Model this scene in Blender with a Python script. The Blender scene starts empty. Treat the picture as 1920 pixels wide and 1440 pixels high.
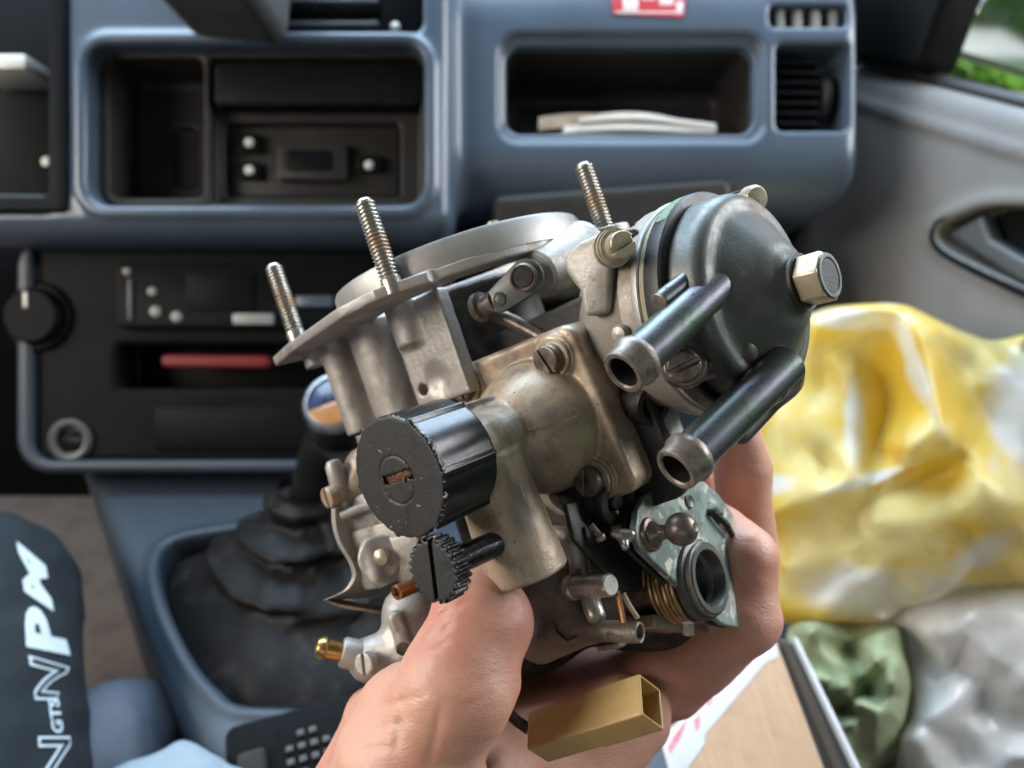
import bpy, bmesh, math, random
import numpy as np
from mathutils import Matrix, Vector, noise as mnoise
from mathutils.bvhtree import BVHTree
R = math.radians
random.seed(7); rng = np.random.default_rng(7)
scene = bpy.context.scene
COL = scene.collection

# ------------------------------------------------------------------ camera
FPX = 1478.0                       # focal length in pixels of a 1920 wide frame
PITCH = 28.0
cam_d = bpy.data.cameras.new('camera')
cam_d.sensor_width = 36.0
cam_d.lens = FPX / 1920 * 36.0
cam_d.clip_start = 0.01; cam_d.clip_end = 200
cam_d.dof.use_dof = True
cam_d.dof.focus_distance = 0.205
cam_d.dof.aperture_fstop = 10.5
cam = bpy.data.objects.new('camera', cam_d); COL.objects.link(cam)
cam.location = (0, 0, 1.1); cam.rotation_euler = (R(90 - PITCH), 0, 0)
scene.camera = cam
W4 = Matrix.Translation((0, 0, 1.1)) @ Matrix.Rotation(R(90 - PITCH), 4, 'X')
W = np.array(W4)
UP = np.array([0, math.cos(R(PITCH)), math.sin(R(PITCH))])       # world up seen from the camera

# ------------------------------------------------------------------ world + lamps (the car's windows)
world = bpy.data.worlds.new("World"); scene.world = world; world.use_nodes = True
bg = world.node_tree.nodes['Background']
bg.inputs[0].default_value = (0.62, 0.75, 0.9, 1); bg.inputs[1].default_value = 0.30

def area(name, loc, target, sx, sy, power, col):
    d = bpy.data.lights.new(name, 'AREA'); d.shape = 'RECTANGLE'; d.size = sx; d.size_y = sy
    d.energy = power; d.color = col
    o = bpy.data.objects.new(name, d); COL.objects.link(o)
    p = W4 @ Vector(loc); t = W4 @ Vector(target)
    o.location = p; o.rotation_euler = (t - p).to_track_quat('-Z', 'Y').to_euler()
    return o
area('windscreen_light', (-0.1, 0.75, -0.45), (0, 0, -0.40), 1.2, 0.45, 17.0, (0.62, 0.81, 1.0))
area('driver_window_light', (-0.92, 0.25, 0.12), (0, -0.05, -0.3), 0.75, 0.42, 12.5, (1.0, 0.91, 0.80))
area('passenger_window_light', (0.92, 0.50, -0.25), (0.35, -0.1, -0.5), 0.7, 0.45, 12.5, (0.96, 0.98, 1.0))
area('rear_window_light', (-0.15, -0.35, 1.05), (0, 0, -0.3), 1.1, 0.35, 1.0, (1.0, 0.94, 0.88))
sd = bpy.data.lights.new('sun', 'SUN'); sd.energy = 5.0; sd.angle = R(0.5); sd.color = (1.0, 0.96, 0.88)
so = bpy.data.objects.new('sun', sd); COL.objects.link(so); so.rotation_euler = Vector((0.30, -0.50, 0.80)).to_track_quat('Z', 'Y').to_euler()

vs = scene.view_settings
vs.view_transform = 'Standard'; vs.look = 'None'; vs.gamma = 1.0; vs.exposure = 0.35; vs.use_curve_mapping = False
cy = scene.cycles
cy.use_denoising = True
cy.max_bounces = 6; cy.diffuse_bounces = 3; cy.glossy_bounces = 4; cy.transmission_bounces = 6; cy.transparent_max_bounces = 8
cy.caustics_reflective = False; cy.caustics_refractive = False
cy.sample_clamp_indirect = 4.0

# ------------------------------------------------------------------ helpers: points and frames (camera axes: x right, y up, -z ahead)
def P(px, py, d): return np.array([(px - 960) / FPX * d, (720 - py) / FPX * d, -d])
def nrm(v): v = np.asarray(v, float); return v / np.linalg.norm(v)
def frame(p, z, x=None):
    z = nrm(z)
    if x is None: x = (1, 0, 0) if abs(z[0]) < 0.8 else (0, 1, 0)
    x = np.asarray(x, float); x = nrm(x - z * x.dot(z)); y = np.cross(z, x)
    F = np.eye(4); F[:3, 0] = x; F[:3, 1] = y; F[:3, 2] = z; F[:3, 3] = p
    return F
def ax(p, q, x=None): return frame(p, np.asarray(q) - np.asarray(p), x), np.linalg.norm(np.asarray(q) - np.asarray(p)) * 1000
I4 = np.eye(4)
def W_inv(p): return np.array(W4.inverted() @ Vector(p))
def floorp(px, py, h):             # where a pixel's ray meets the level h metres under the camera
    r = P(px, py, 1.0); return r * (-h / r.dot(UP))

# the carburettor's own axes: C to front left, B to front right, A upwards along the studs
CC = nrm([-0.617, -0.196, 0.763]); AA = np.array([-0.325, 0.946, -0.02]); AA = nrm(AA - CC * AA.dot(CC)); BB = np.cross(AA, CC)
CO = P(855, 525, 0.262)
LF = np.eye(4); LF[:3, 0] = CC; LF[:3, 1] = BB; LF[:3, 2] = AA; LF[:3, 3] = CO
def L(c, b, a): return CO + (CC * c + BB * b + AA * a) / 1000
def Lon(px, py, axis, val):
    M = np.stack([CC, BB, AA], 1); r = M.T @ P(px, py, 1.0); o = M.T @ CO * 1000
    t = (val + o[axis]) / r[axis]; return r * t - o

# ------------------------------------------------------------------ helpers: objects
def base(name, loc_cam, label, cat, group=None, kind=None):
    o = bpy.data.objects.new(name, None); COL.objects.link(o); o.empty_display_size = 0.01
    o.location = W4 @ Vector(loc_cam); o['label'] = label; o['category'] = cat
    if group: o['group'] = group
    if kind: o['kind'] = kind
    return o
def tag(o, label, cat, group=None, kind=None):
    o['label'] = label
    if cat: o['category'] = cat
    if group: o['group'] = group
    if kind: o['kind'] = kind
    return o
def root_of(o):
    while o.parent: o = o.parent
    return o
def put(name, me, F, m, parent=None, label=None):
    o = bpy.data.objects.new(name, me)
    if m is not None and not me.materials: me.materials.append(m)
    COL.objects.link(o)
    Mw = W4 @ Matrix([list(r) for r in F])
    if parent:
        o.parent = parent
        pl = Vector((0, 0, 0)); q = parent
        Mp = Matrix.Identity(4); chain = []
        while q: chain.append(q); q = q.parent
        for q in reversed(chain):
            Mp = Mp @ (q.matrix_basis if q.matrix_basis != Matrix.Identity(4) else Matrix.Identity(4))
        o.matrix_basis = Mp.inverted() @ Mw
    else: o.matrix_basis = Mw
    if label: o['label'] = label
    return o
def mesh(V, Fc, smooth=True, angle=38):
    me = bpy.data.meshes.new('mesh')
    me.from_pydata([tuple(v) for v in np.asarray(V, float)], [], [tuple(int(i) for i in f) for f in Fc])
    me.validate(clean_customdata=False); me.update()
    if smooth:
        me.polygons.foreach_set('use_smooth', [True] * len(me.polygons))
        if angle < 179: me.set_sharp_from_angle(angle=R(angle))
    return me
def bm_mesh(bm, angle=38):
    bmesh.ops.recalc_face_normals(bm, faces=bm.faces)
    me = bpy.data.meshes.new('mesh'); bm.to_mesh(me); bm.free()
    me.polygons.foreach_set('use_smooth', [True] * len(me.polygons)); me.set_sharp_from_angle(angle=R(angle))
    return me
def lathe(prof, seg=40, fn=None, cap=True):  # prof: (radius, z) in mm
    V = []; Fc = []; n = len(prof)
    for (r, z) in prof:
        for k in range(seg):
            t = 2 * math.pi * k / seg; rr = max(r, 1e-4)
            if fn: rr = fn(rr, z, t)
            V.append((rr * math.cos(t) / 1000, rr * math.sin(t) / 1000, z / 1000))
    for i in range(n - 1):
        for k in range(seg):
            k2 = (k + 1) % seg
            Fc.append((i * seg + k, i * seg + k2, (i + 1) * seg + k2, (i + 1) * seg + k))
    if not cap: return mesh(V, Fc)
    if prof[0][0] > 0.01: Fc.append(tuple(range(seg))[::-1])
    if prof[-1][0] > 0.01: Fc.append(tuple((n - 1) * seg + k for k in range(seg)))
    return mesh(V, Fc)
def cyl(r, z0, z1, ch=0.4, seg=32):
    return lathe([(r - ch, z0), (r, z0 + ch), (r, z1 - ch), (r - ch, z1)], seg)
def pipe(ro, ri, z0, z1, ch=0.3, seg=36, deep=None):
    zb = z0 if deep is None else z1 - deep
    return lathe([(ro, z0), (ro, z1 - ch), (ro - ch, z1), (ri + ch, z1), (ri, z1 - ch), (ri, zb), (0, zb)], seg)
def prism(pts, z0, z1, bev=0.4, seg=2, holes=()):
    bm = bmesh.new()
    vs_ = [bm.verts.new((x / 1000, y / 1000, z0 / 1000)) for x, y in pts]
    f = bm.faces.new(vs_)
    r = bmesh.ops.extrude_face_region(bm, geom=[f])
    for e in r['geom']:
        if isinstance(e, bmesh.types.BMVert): e.co.z = z1 / 1000
    bmesh.ops.recalc_face_normals(bm, faces=bm.faces)
    if bev > 0:
        ed = [e for e in bm.edges if len(e.link_faces) == 2 and e.calc_face_angle(0) > R(32)]
        bmesh.ops.bevel(bm, geom=ed, offset=bev / 1000, segments=seg, profile=0.5, affect='EDGES', clamp_overlap=True)
    return bm_mesh(bm)
def box(sx, sy, sz, bev=1.0, seg=2):   # mm, centred on x y, z from 0
    return prism([(-sx / 2, -sy / 2), (sx / 2, -sy / 2), (sx / 2, sy / 2), (-sx / 2, sy / 2)], 0, sz, bev, seg)
def rrect(x0, y0, x1, y1, r, n=6):
    out = []
    for cx, cy_, a in ((x1 - r, y1 - r, 0), (x0 + r, y1 - r, 90), (x0 + r, y0 + r, 180), (x1 - r, y0 + r, 270)):
        for k in range(n + 1):
            t = R(a + 90 * k / n); out.append((cx + r * math.cos(t), cy_ + r * math.sin(t)))
    return out
def sweep(pts, rad, seg=14, caps=True):  # points in metres (any frame), radius mm or list
    pts = [np.asarray(p, float) for p in pts]; n = len(pts); V = []; Fc = []
    rad = rad if isinstance(rad, (list, tuple)) else [rad] * n
    x = None
    for i in range(n):
        t = nrm(pts[min(i + 1, n - 1)] - pts[max(i - 1, 0)])
        if x is None: x = np.cross(t, (0, 0, 1) if abs(t[2]) < 0.9 else (1, 0, 0))
        x = nrm(x - t * x.dot(t)); y = np.cross(t, x)
        for k in range(seg):
            a = 2 * math.pi * k / seg; V.append(pts[i] + (x * math.cos(a) + y * math.sin(a)) * rad[i] / 1000)
    for i in range(n - 1):
        for k in range(seg):
            k2 = (k + 1) % seg; Fc.append((i * seg + k, i * seg + k2, (i + 1) * seg + k2, (i + 1) * seg + k))
    if caps: Fc.append(tuple(range(seg))[::-1]); Fc.append(tuple((n - 1) * seg + k for k in range(seg)))
    return mesh(V, Fc)
def spline(pts, n=8):
    pts = [np.asarray(p, float) for p in pts]; out = []
    Q = [2 * pts[0] - pts[1]] + pts + [2 * pts[-1] - pts[-2]]
    for i in range(1, len(Q) - 2):
        for k in range(n):
            t = k / n; a, b, c, d = Q[i - 1], Q[i], Q[i + 1], Q[i + 2]
            out.append(0.5 * ((2 * b) + (c - a) * t + (2 * a - 5 * b + 4 * c - d) * t * t + (3 * b - a - 3 * c + d) * t ** 3))
    out.append(pts[-1]); return out

DEBUG = False
# ------------------------------------------------------------------ helpers: signed distance shapes -> one continuous mesh
def smin(a, b, k):
    h = np.clip(0.5 + 0.5 * (b - a) / k, 0, 1); return b * (1 - h) + a * h - k * h * (1 - h)
def smax(a, b, k): return -smin(-a, -b, k)
def s_sph(Q, c, r): return np.sqrt(((Q - np.asarray(c, np.float32)) ** 2).sum(-1)) - r
def s_cone(Q, a, b, ra, rb):       # round cone
    a = np.asarray(a, np.float32); b = np.asarray(b, np.float32); d = b - a; l2 = max(float(d.dot(d)), 1e-9)
    t = np.clip(((Q - a) @ d) / l2, 0, 1)
    return np.sqrt((((Q - a) - t[..., None] * d) ** 2).sum(-1)) - (ra + (rb - ra) * t)
def s_cyl(Q, a, b, ra, rb=None, rd=0.0):   # flat ended cylinder / cone
    rb = ra if rb is None else rb
    a = np.asarray(a, np.float32); b = np.asarray(b, np.float32); d = b - a; ln = float(np.sqrt(d.dot(d))); d = d / ln
    h = (Q - a) @ d; rr = np.sqrt(np.maximum((((Q - a) - h[..., None] * d) ** 2).sum(-1), 0))
    q1 = rr - (ra + (rb - ra) * np.clip(h / ln, 0, 1)) + rd; q2 = np.abs(h - ln / 2) - ln / 2 + rd
    return np.minimum(np.maximum(q1, q2), 0) + np.sqrt(np.maximum(q1, 0) ** 2 + np.maximum(q2, 0) ** 2) - rd
def s_box(Q, lo, hi, rd=0.0):
    lo = np.asarray(lo, np.float32); hi = np.asarray(hi, np.float32)
    q = np.abs(Q - (lo + hi) / 2) - (hi - lo) / 2 + rd
    return np.sqrt((np.maximum(q, 0) ** 2).sum(-1)) + np.minimum(q.max(-1), 0) - rd
def s_ell(Q, c, r):
    r = np.asarray(r, np.float32); q = Q - np.asarray(c, np.float32)
    k0 = np.sqrt(((q / r) ** 2).sum(-1)); k1 = np.sqrt(((q / (r * r)) ** 2).sum(-1)) + 1e-9
    return k0 * (k0 - 1) / k1
def vnoise(Q, s, seed=0):          # cheap smooth value noise made of sines
    g = np.random.default_rng(seed); out = 0
    for k in range(6):
        w = g.normal(size=3).astype(np.float32); w /= np.linalg.norm(w); out = out + np.sin((Q @ w) / s * g.uniform(3, 7) + g.uniform(0, 6.28))
    return out / 6
def nets(lo, hi, h, fn, scale=0.001, angle=60):
    lo = np.asarray(lo, float); hi = np.asarray(hi, float); n = np.ceil((hi - lo) / h).astype(int) + 1
    g = np.stack(np.meshgrid(*[lo[i] + h * np.arange(n[i]) for i in range(3)], indexing='ij'), -1).astype(np.float32)
    f = fn(g).astype(np.float32); del g
    f[f == 0] = 1e-6
    s = f < 0
    if DEBUG:
        import traceback
        ln = [x.lineno for x in traceback.extract_stack() if x.filename.endswith('scene.py')]
        if not s.any(): print('EMPTY', ln)
        else:
            cl = [n_ for n_, b_ in (('-x', s[0]), ('+x', s[-1]), ('-y', s[:, 0]), ('+y', s[:, -1]), ('-z', s[:, :, 0]), ('+z', s[:, :, -1])) if b_.any()]
            if cl: print('CLIP', ln, cl)
    for sl_ in ((0,), (-1,), (slice(None), 0), (slice(None), -1), (slice(None), slice(None), 0), (slice(None), slice(None), -1)): f[sl_] = np.maximum(f[sl_], 0.3 * h)
    s = f < 0
    if not s.any(): return mesh([(0, 0, 0), (0, 1e-5, 0), (1e-5, 0, 0)], [(0, 1, 2)])
    acc = np.zeros(tuple(n - 1) + (3,), np.float32); cnt = np.zeros(tuple(n - 1), np.float32)
    for axi in range(3):
        sl0 = [slice(None)] * 3; sl1 = [slice(None)] * 3; sl0[axi] = slice(0, -1); sl1[axi] = slice(1, None)
        f0 = f[tuple(sl0)]; f1 = f[tuple(sl1)]; cr = (f0 < 0) != (f1 < 0)
        t = np.where(cr, f0 / np.where(cr, f0 - f1, 1), 0)
        o = [i for i in range(3) if i != axi]
        for da in (0, 1):
            for db in (0, 1):
                sl = [slice(None)] * 3
                sl[o[0]] = slice(da, da + n[o[0]] - 1); sl[o[1]] = slice(db, db + n[o[1]] - 1)
                c = cr[tuple(sl)]; cnt += c
                acc[..., axi] += np.where(c, t[tuple(sl)], 0); acc[..., o[0]] += c * da; acc[..., o[1]] += c * db
    act = cnt > 0; idx = np.full(act.shape, -1, np.int64); idx[act] = np.arange(act.sum())
    ijk = np.argwhere(act); V = lo + h * (ijk + acc[act] / cnt[act][:, None])
    Fs = []
    for axi in range(3):
        o = [(axi + 1) % 3, (axi + 2) % 3]
        sl0 = [slice(1, -1)] * 3; sl1 = [slice(1, -1)] * 3; sl0[axi] = slice(0, -1); sl1[axi] = slice(1, None)
        s0 = s[tuple(sl0)]; s1 = s[tuple(sl1)]; e = np.argwhere(s0 != s1)
        if not len(e): continue
        fl = s0[s0 != s1]
        b = e.copy(); b[:, o[0]] += 1; b[:, o[1]] += 1
        def at(d0, d1):
            q = b.copy(); q[:, o[0]] -= d0; q[:, o[1]] -= d1; return idx[q[:, 0], q[:, 1], q[:, 2]]
        q = np.stack([at(1, 1), at(0, 1), at(0, 0), at(1, 0)], 1)
        q[~fl] = q[~fl][:, ::-1]; Fs.append(q)
    Fq = np.concatenate(Fs); Fq = Fq[(Fq >= 0).all(1)]
    me = bpy.data.meshes.new('mesh')
    me.vertices.add(len(V)); me.vertices.foreach_set('co', (V * scale).astype(np.float32).ravel())
    me.loops.add(Fq.size); me.loops.foreach_set('vertex_index', Fq.astype(np.int32).ravel())
    me.polygons.add(len(Fq)); me.polygons.foreach_set('loop_start', np.arange(0, Fq.size, 4, dtype=np.int32))
    me.polygons.foreach_set('loop_total', np.full(len(Fq), 4, np.int32))
    me.update(calc_edges=True); me.validate()
    me.polygons.foreach_set('use_smooth', [True] * len(me.polygons))
    if angle < 179: me.set_sharp_from_angle(angle=R(angle))
    return me

# ------------------------------------------------------------------ materials
def mat(name, col, rough=0.5, metal=0.0, layers=(), bump=(), sss=None, coat=0.0, spec=0.5, trans=0.0, rvar=0.0, aniso=None):
    """layers: (noise scale per metre, colour, from, to[, roughness, metal, stretch]) patches of another colour; bump: (scale, height mm, detail)"""
    m = bpy.data.materials.new(name); m.use_nodes = True; nt = m.node_tree; N = nt.nodes; Lk = nt.links
    b = N['Principled BSDF']; b.inputs['Roughness'].default_value = rough; b.inputs['Metallic'].default_value = metal
    b.inputs['Specular IOR Level'].default_value = spec; b.inputs['Coat Weight'].default_value = coat
    b.inputs['Transmission Weight'].default_value = trans
    tc = N.new('ShaderNodeTexCoord')
    def noise(scale, detail=4, stretch=None, rgh=0.6):
        mp = N.new('ShaderNodeMapping'); Lk.new(tc.outputs['Object'], mp.inputs[0])
        mp.inputs['Location'].default_value = (rng.uniform(0, 9), rng.uniform(0, 9), rng.uniform(0, 9))
        if stretch: mp.inputs['Scale'].default_value = stretch
        t = N.new('ShaderNodeTexNoise'); t.inputs['Scale'].default_value = scale; t.inputs['Detail'].default_value = detail
        t.inputs['Roughness'].default_value = rgh
        Lk.new(mp.outputs[0], t.inputs['Vector']); return t.outputs['Fac']
    def ramp(src, a, z):
        r = N.new('ShaderNodeMapRange'); r.inputs[1].default_value = a; r.inputs[2].default_value = z; r.interpolation_type = 'SMOOTHSTEP'
        Lk.new(src, r.inputs[0]); return r.outputs[0]
    cur = None; curr = None
    v = N.new('ShaderNodeRGB'); v.outputs[0].default_value = (*col, 1); cur = v.outputs[0]
    vr = N.new('ShaderNodeValue'); vr.outputs[0].default_value = rough; curr = vr.outputs[0]
    vm = N.new('ShaderNodeValue'); vm.outputs[0].default_value = metal; curm = vm.outputs[0]
    for ly in layers:
        fac = ramp(noise(ly[0], 5, ly[6] if len(ly) > 6 else None), ly[2], ly[3])
        mx = N.new('ShaderNodeMix'); mx.data_type = 'RGBA'; Lk.new(fac, mx.inputs['Factor'])
        Lk.new(cur, mx.inputs['A']); mx.inputs['B'].default_value = (*ly[1], 1); cur = mx.outputs['Result']
        if len(ly) > 4 and ly[4] is not None:
            m2 = N.new('ShaderNodeMix'); Lk.new(fac, m2.inputs['Factor']); Lk.new(curr, m2.inputs['A']); m2.inputs['B'].default_value = ly[4]; curr = m2.outputs['Result']
        if len(ly) > 5 and ly[5] is not None:
            m2 = N.new('ShaderNodeMix'); Lk.new(fac, m2.inputs['Factor']); Lk.new(curm, m2.inputs['A']); m2.inputs['B'].default_value = ly[5]; curm = m2.outputs['Result']
    if rvar:
        ad = N.new('ShaderNodeMath'); ad.operation = 'MULTIPLY_ADD'; Lk.new(noise(420, 6), ad.inputs[0]); ad.inputs[1].default_value = rvar * 2
        sb = N.new('ShaderNodeMath'); sb.operation = 'SUBTRACT'; Lk.new(curr, sb.inputs[0]); sb.inputs[1].default_value = rvar; Lk.new(sb.outputs[0], ad.inputs[2]); curr = ad.outputs[0]
    Lk.new(cur, b.inputs['Base Color']); Lk.new(curr, b.inputs['Roughness']); Lk.new(curm, b.inputs['Metallic'])
    prev = None
    for bp in bump:
        bn = N.new('ShaderNodeBump'); bn.inputs['Distance'].default_value = bp[1] / 1000; bn.inputs['Strength'].default_value = 1.0
        Lk.new(noise(bp[0], bp[2] if len(bp) > 2 else 3, bp[3] if len(bp) > 3 else None), bn.inputs['Height'])
        if prev: Lk.new(prev, bn.inputs['Normal'])
        prev = bn.outputs[0]
    if prev: Lk.new(prev, b.inputs['Normal'])
    if sss:
        b.inputs['Subsurface Weight'].default_value = sss[0]; b.inputs['Subsurface Radius'].default_value = sss[1]; b.inputs['Subsurface Scale'].default_value = sss[2]
    return m

GR = (0.035, 0.028, 0.022)
M = {}
M['alu'] = mat('cast_aluminium', (0.44, 0.415, 0.39), 0.48, 0.5, [(90, (0.33, 0.30, 0.27), 0.45, 0.7, 0.6, 0.35), (420, (0.30, 0.26, 0.22), 0.6, 0.75, 0.6, 0.3), (60, (0.16, 0.12, 0.09), 0.58, 0.74, 0.7, 0.1), (1500, (0.12, 0.09, 0.065), 0.66, 0.74, 0.75, 0.0)], [(900, 0.16, 5), (2600, 0.04, 2)], rvar=0.14)
M['alu_m'] = mat('machined_aluminium', (0.42, 0.41, 0.39), 0.46, 0.55, [(60, (0.36, 0.34, 0.32), 0.4, 0.7, 0.45), (300, (0.26, 0.24, 0.22), 0.62, 0.75, 0.5)], [(700, 0.02, 4), (2400, 0.008, 2, (1, 1, 6))], rvar=0.12)
M['alu_d'] = mat('oily_shade_dark_metal', (0.06, 0.055, 0.05), 0.5, 0.5, [(150, (0.02, 0.017, 0.014), 0.45, 0.65, 0.45)], [(900, 0.12, 4)])  # dark oily metal; on the inner core its darkness stands in for shade
M['dome'] = mat('tarnished_zinc_casting', (0.115, 0.122, 0.117), 0.38, 0.4, [(70, (0.075, 0.083, 0.077), 0.4, 0.65, 0.5), (260, (0.22, 0.215, 0.20), 0.66, 0.74, 0.4), (45, (0.13, 0.10, 0.075), 0.56, 0.72, 0.6, 0.3), (1100, (0.30, 0.30, 0.28), 0.72, 0.77, 0.45), (1300, (0.035, 0.033, 0.03), 0.68, 0.74, 0.7)], [(1200, 0.08, 5), (160, 0.05, 2)], rvar=0.1)
M['alu_l'] = mat('clean_cast_alloy', (0.44, 0.42, 0.39), 0.48, 0.45, [(110, (0.33, 0.295, 0.255), 0.4, 0.7, 0.56), (260, (0.26, 0.215, 0.17), 0.58, 0.74, 0.65, 0.2), (1300, (0.10, 0.075, 0.055), 0.655, 0.73, 0.75, 0.0)], [(1100, 0.13, 5)], rvar=0.12)
M['alu_g'] = mat('grimy_casting', (0.27, 0.24, 0.20), 0.5, 0.45, [(90, (0.17, 0.145, 0.115), 0.42, 0.66, 0.55), (420, (0.34, 0.31, 0.27), 0.6, 0.72), (300, (0.06, 0.05, 0.04), 0.62, 0.74, 0.6, 0.2)], [(1000, 0.08, 4)], rvar=0.1)
M['tan'] = mat('oil_baked_casting', (0.47, 0.365, 0.265), 0.44, 0.3, [(75, (0.35, 0.31, 0.27), 0.5, 0.66, 0.42, 0.45), (130, (0.38, 0.245, 0.145), 0.52, 0.72, 0.55), (1100, (0.09, 0.055, 0.03), 0.62, 0.70, 0.75), (420, (0.36, 0.15, 0.06), 0.67, 0.76, 0.75), (50, (0.20, 0.135, 0.085), 0.56, 0.72, 0.6), (45, (0.22, 0.155, 0.10), 0.53, 0.66, 0.55, None, (1, 1, .25)), (30, (0.20, 0.155, 0.12), 0.52, 0.68, 0.5)], [(1000, 0.12, 5), (260, 0.06, 3)], rvar=0.1, coat=0.1)
M['stem'] = mat('grey_casting', (0.30, 0.28, 0.27), 0.42, 0.5, [(140, (0.22, 0.19, 0.17), 0.45, 0.65)], [(1000, 0.07, 4)])
M['knob'] = mat('black_plastic', (0.010, 0.011, 0.013), 0.24, 0.0, [(900, (0.05, 0.05, 0.05), 0.68, 0.76, 0.5)], [(700, 0.02, 4), (3000, 0.01, 2)], rvar=0.08, spec=0.6)
M['knobface'] = mat('scraped_black_plastic', (0.036, 0.036, 0.037), 0.5, 0.0, [(1400, (0.075, 0.074, 0.072), 0.64, 0.74, 0.6), (240, (0.025, 0.025, 0.026), 0.5, 0.7)], [(1500, 0.07, 5), (700, 0.05, 3, (1, 6, 1))], rvar=0.1)
M['rust'] = mat('rust_dirt', (0.16, 0.075, 0.03), 0.8, 0.0, [(1500, (0.05, 0.02, 0.012), 0.45, 0.6), (2200, (0.36, 0.20, 0.10), 0.62, 0.72)], [(1500, 0.4, 4)])
M['chip'] = mat('plastic_swarf', (0.40, 0.37, 0.34), 0.5, 0.0)
M['steel'] = mat('bright_steel', (0.56, 0.54, 0.50), 0.30, 0.7, [(220, (0.38, 0.34, 0.28), 0.45, 0.65, 0.4), (600, (0.16, 0.12, 0.09), 0.63, 0.74, 0.55, 0.6)], [(1200, 0.04, 4)], rvar=0.1)
M['screw'] = mat('yellowed_zinc_screw', (0.55, 0.47, 0.35), 0.34, 0.5, [(300, (0.40, 0.33, 0.23), 0.45, 0.65, 0.45), (900, (0.14, 0.09, 0.05), 0.64, 0.74, 0.6, 0.5)], [(1400, 0.06, 4)], rvar=0.1)
M['stud'] = mat('threaded_steel', (0.46, 0.44, 0.40), 0.30, 0.7, [(60, (0.40, 0.30, 0.21), 0.5, 0.66, 0.5, 0.6), (400, (0.2, 0.14, 0.09), 0.62, 0.75)], [(1500, 0.03)])
M['nut'] = mat('yellow_zinc_nut', (0.52, 0.44, 0.31), 0.36, 0.5, [(160, (0.42, 0.34, 0.22), 0.4, 0.65, 0.45), (700, (0.20, 0.16, 0.11), 0.66, 0.75)], [(900, 0.08, 4)], rvar=0.1)
M['tube'] = mat('blue_black_zinc', (0.135, 0.142, 0.165), 0.33, 0.75, [(60, (0.11, 0.135, 0.122), 0.45, 0.6), (110, (0.155, 0.135, 0.17), 0.56, 0.72), (500, (0.035, 0.035, 0.04), 0.6, 0.7, 0.45, 0.6), (1400, (0.42, 0.42, 0.44), 0.72, 0.78, 0.35)], [(1600, 0.06, 4), (300, 0.03, 3)], rvar=0.12)  # greenish and violet patches put coloured reflections into the base colour
M['lip'] = mat('worn_tube_end', (0.27, 0.235, 0.205), 0.36, 0.5, [(280, (0.13, 0.10, 0.08), 0.45, 0.65, 0.5), (900, (0.5, 0.46, 0.42), 0.66, 0.74, 0.3)], [(1400, 0.08, 4)])
M['hole'] = mat('shade_dark_bore', (0.012, 0.010, 0.009), 0.6, 0.2, [(300, (0.04, 0.028, 0.018), 0.5, 0.7)])  # near-black colour puts the shade inside the bores into the material
M['green'] = mat('green_zinc_plate', (0.27, 0.335, 0.305), 0.42, 0.3, [(75, (0.145, 0.18, 0.17), 0.45, 0.62, 0.4), (170, (0.58, 0.57, 0.48), 0.545, 0.60, 0.75, 0.05), (420, (0.52, 0.52, 0.45), 0.62, 0.68, 0.8, 0.0), (260, (0.02, 0.02, 0.018), 0.66, 0.70, 0.5)], [(1200, 0.12, 5), (300, 0.05, 3)], rvar=0.1)
M['dgreen'] = mat('dark_green_steel', (0.05, 0.054, 0.044), 0.45, 0.6, [(160, (0.025, 0.025, 0.022), 0.45, 0.65), (500, (0.10, 0.095, 0.075), 0.62, 0.72)], [(900, 0.08, 4)], rvar=0.1)
M['brown'] = mat('browned_steel', (0.20, 0.16, 0.135), 0.36, 0.55, [(200, (0.10, 0.075, 0.06), 0.45, 0.65), (700, (0.32, 0.27, 0.22), 0.64, 0.74)], [(1200, 0.05, 4)], rvar=0.1)
M['spring'] = mat('copper_coloured_wire', (0.50, 0.33, 0.185), 0.3, 0.95, [(300, (0.30, 0.19, 0.11), 0.45, 0.7, 0.4)], [(1500, 0.02)])
M['brass'] = mat('brass', (0.56, 0.36, 0.13), 0.32, 0.9, [(300, (0.36, 0.20, 0.07), 0.5, 0.7)], [(1200, 0.03)])
M['copper'] = mat('copper', (0.42, 0.20, 0.09), 0.36, 0.9, [(300, (0.26, 0.11, 0.05), 0.45, 0.7)], [(1200, 0.03)])
M['hous'] = mat('dusty_brown_casting', (0.33, 0.295, 0.255), 0.5, 0.4, [(80, (0.22, 0.19, 0.155), 0.45, 0.68, 0.6), (500, (0.40, 0.37, 0.33), 0.6, 0.72), (1100, (0.08, 0.06, 0.045), 0.63, 0.72, 0.75, 0.0)], [(1000, 0.14, 5)], rvar=0.12)
M['gasket'] = mat('black_gasket', (0.014, 0.013, 0.012), 0.55, 0.0, [(400, (0.05, 0.04, 0.03), 0.55, 0.7)], [(1200, 0.12, 4)])
M['paper'] = mat('gasket_paper', (0.34, 0.31, 0.22), 0.7, 0.0, [(400, (0.20, 0.18, 0.12), 0.5, 0.7)], [(1200, 0.08, 4)])
M['band'] = mat('painted_band', (0.055, 0.055, 0.055), 0.45, 0.5, [(120, (0.02, 0.02, 0.02), 0.45, 0.65), (800, (0.16, 0.16, 0.14), 0.66, 0.72)], [(1200, 0.06)])
M['gpaint'] = mat('green_paint', (0.14, 0.24, 0.13), 0.55, 0.0, [(700, (0.06, 0.08, 0.05), 0.55, 0.65)], [(1500, 0.06)])
M['rpaint'] = mat('red_paint', (0.55, 0.12, 0.05), 0.5, 0.0, [(500, (0.55, 0.40, 0.28), 0.52, 0.62)], [(1500, 0.06)])
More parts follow.
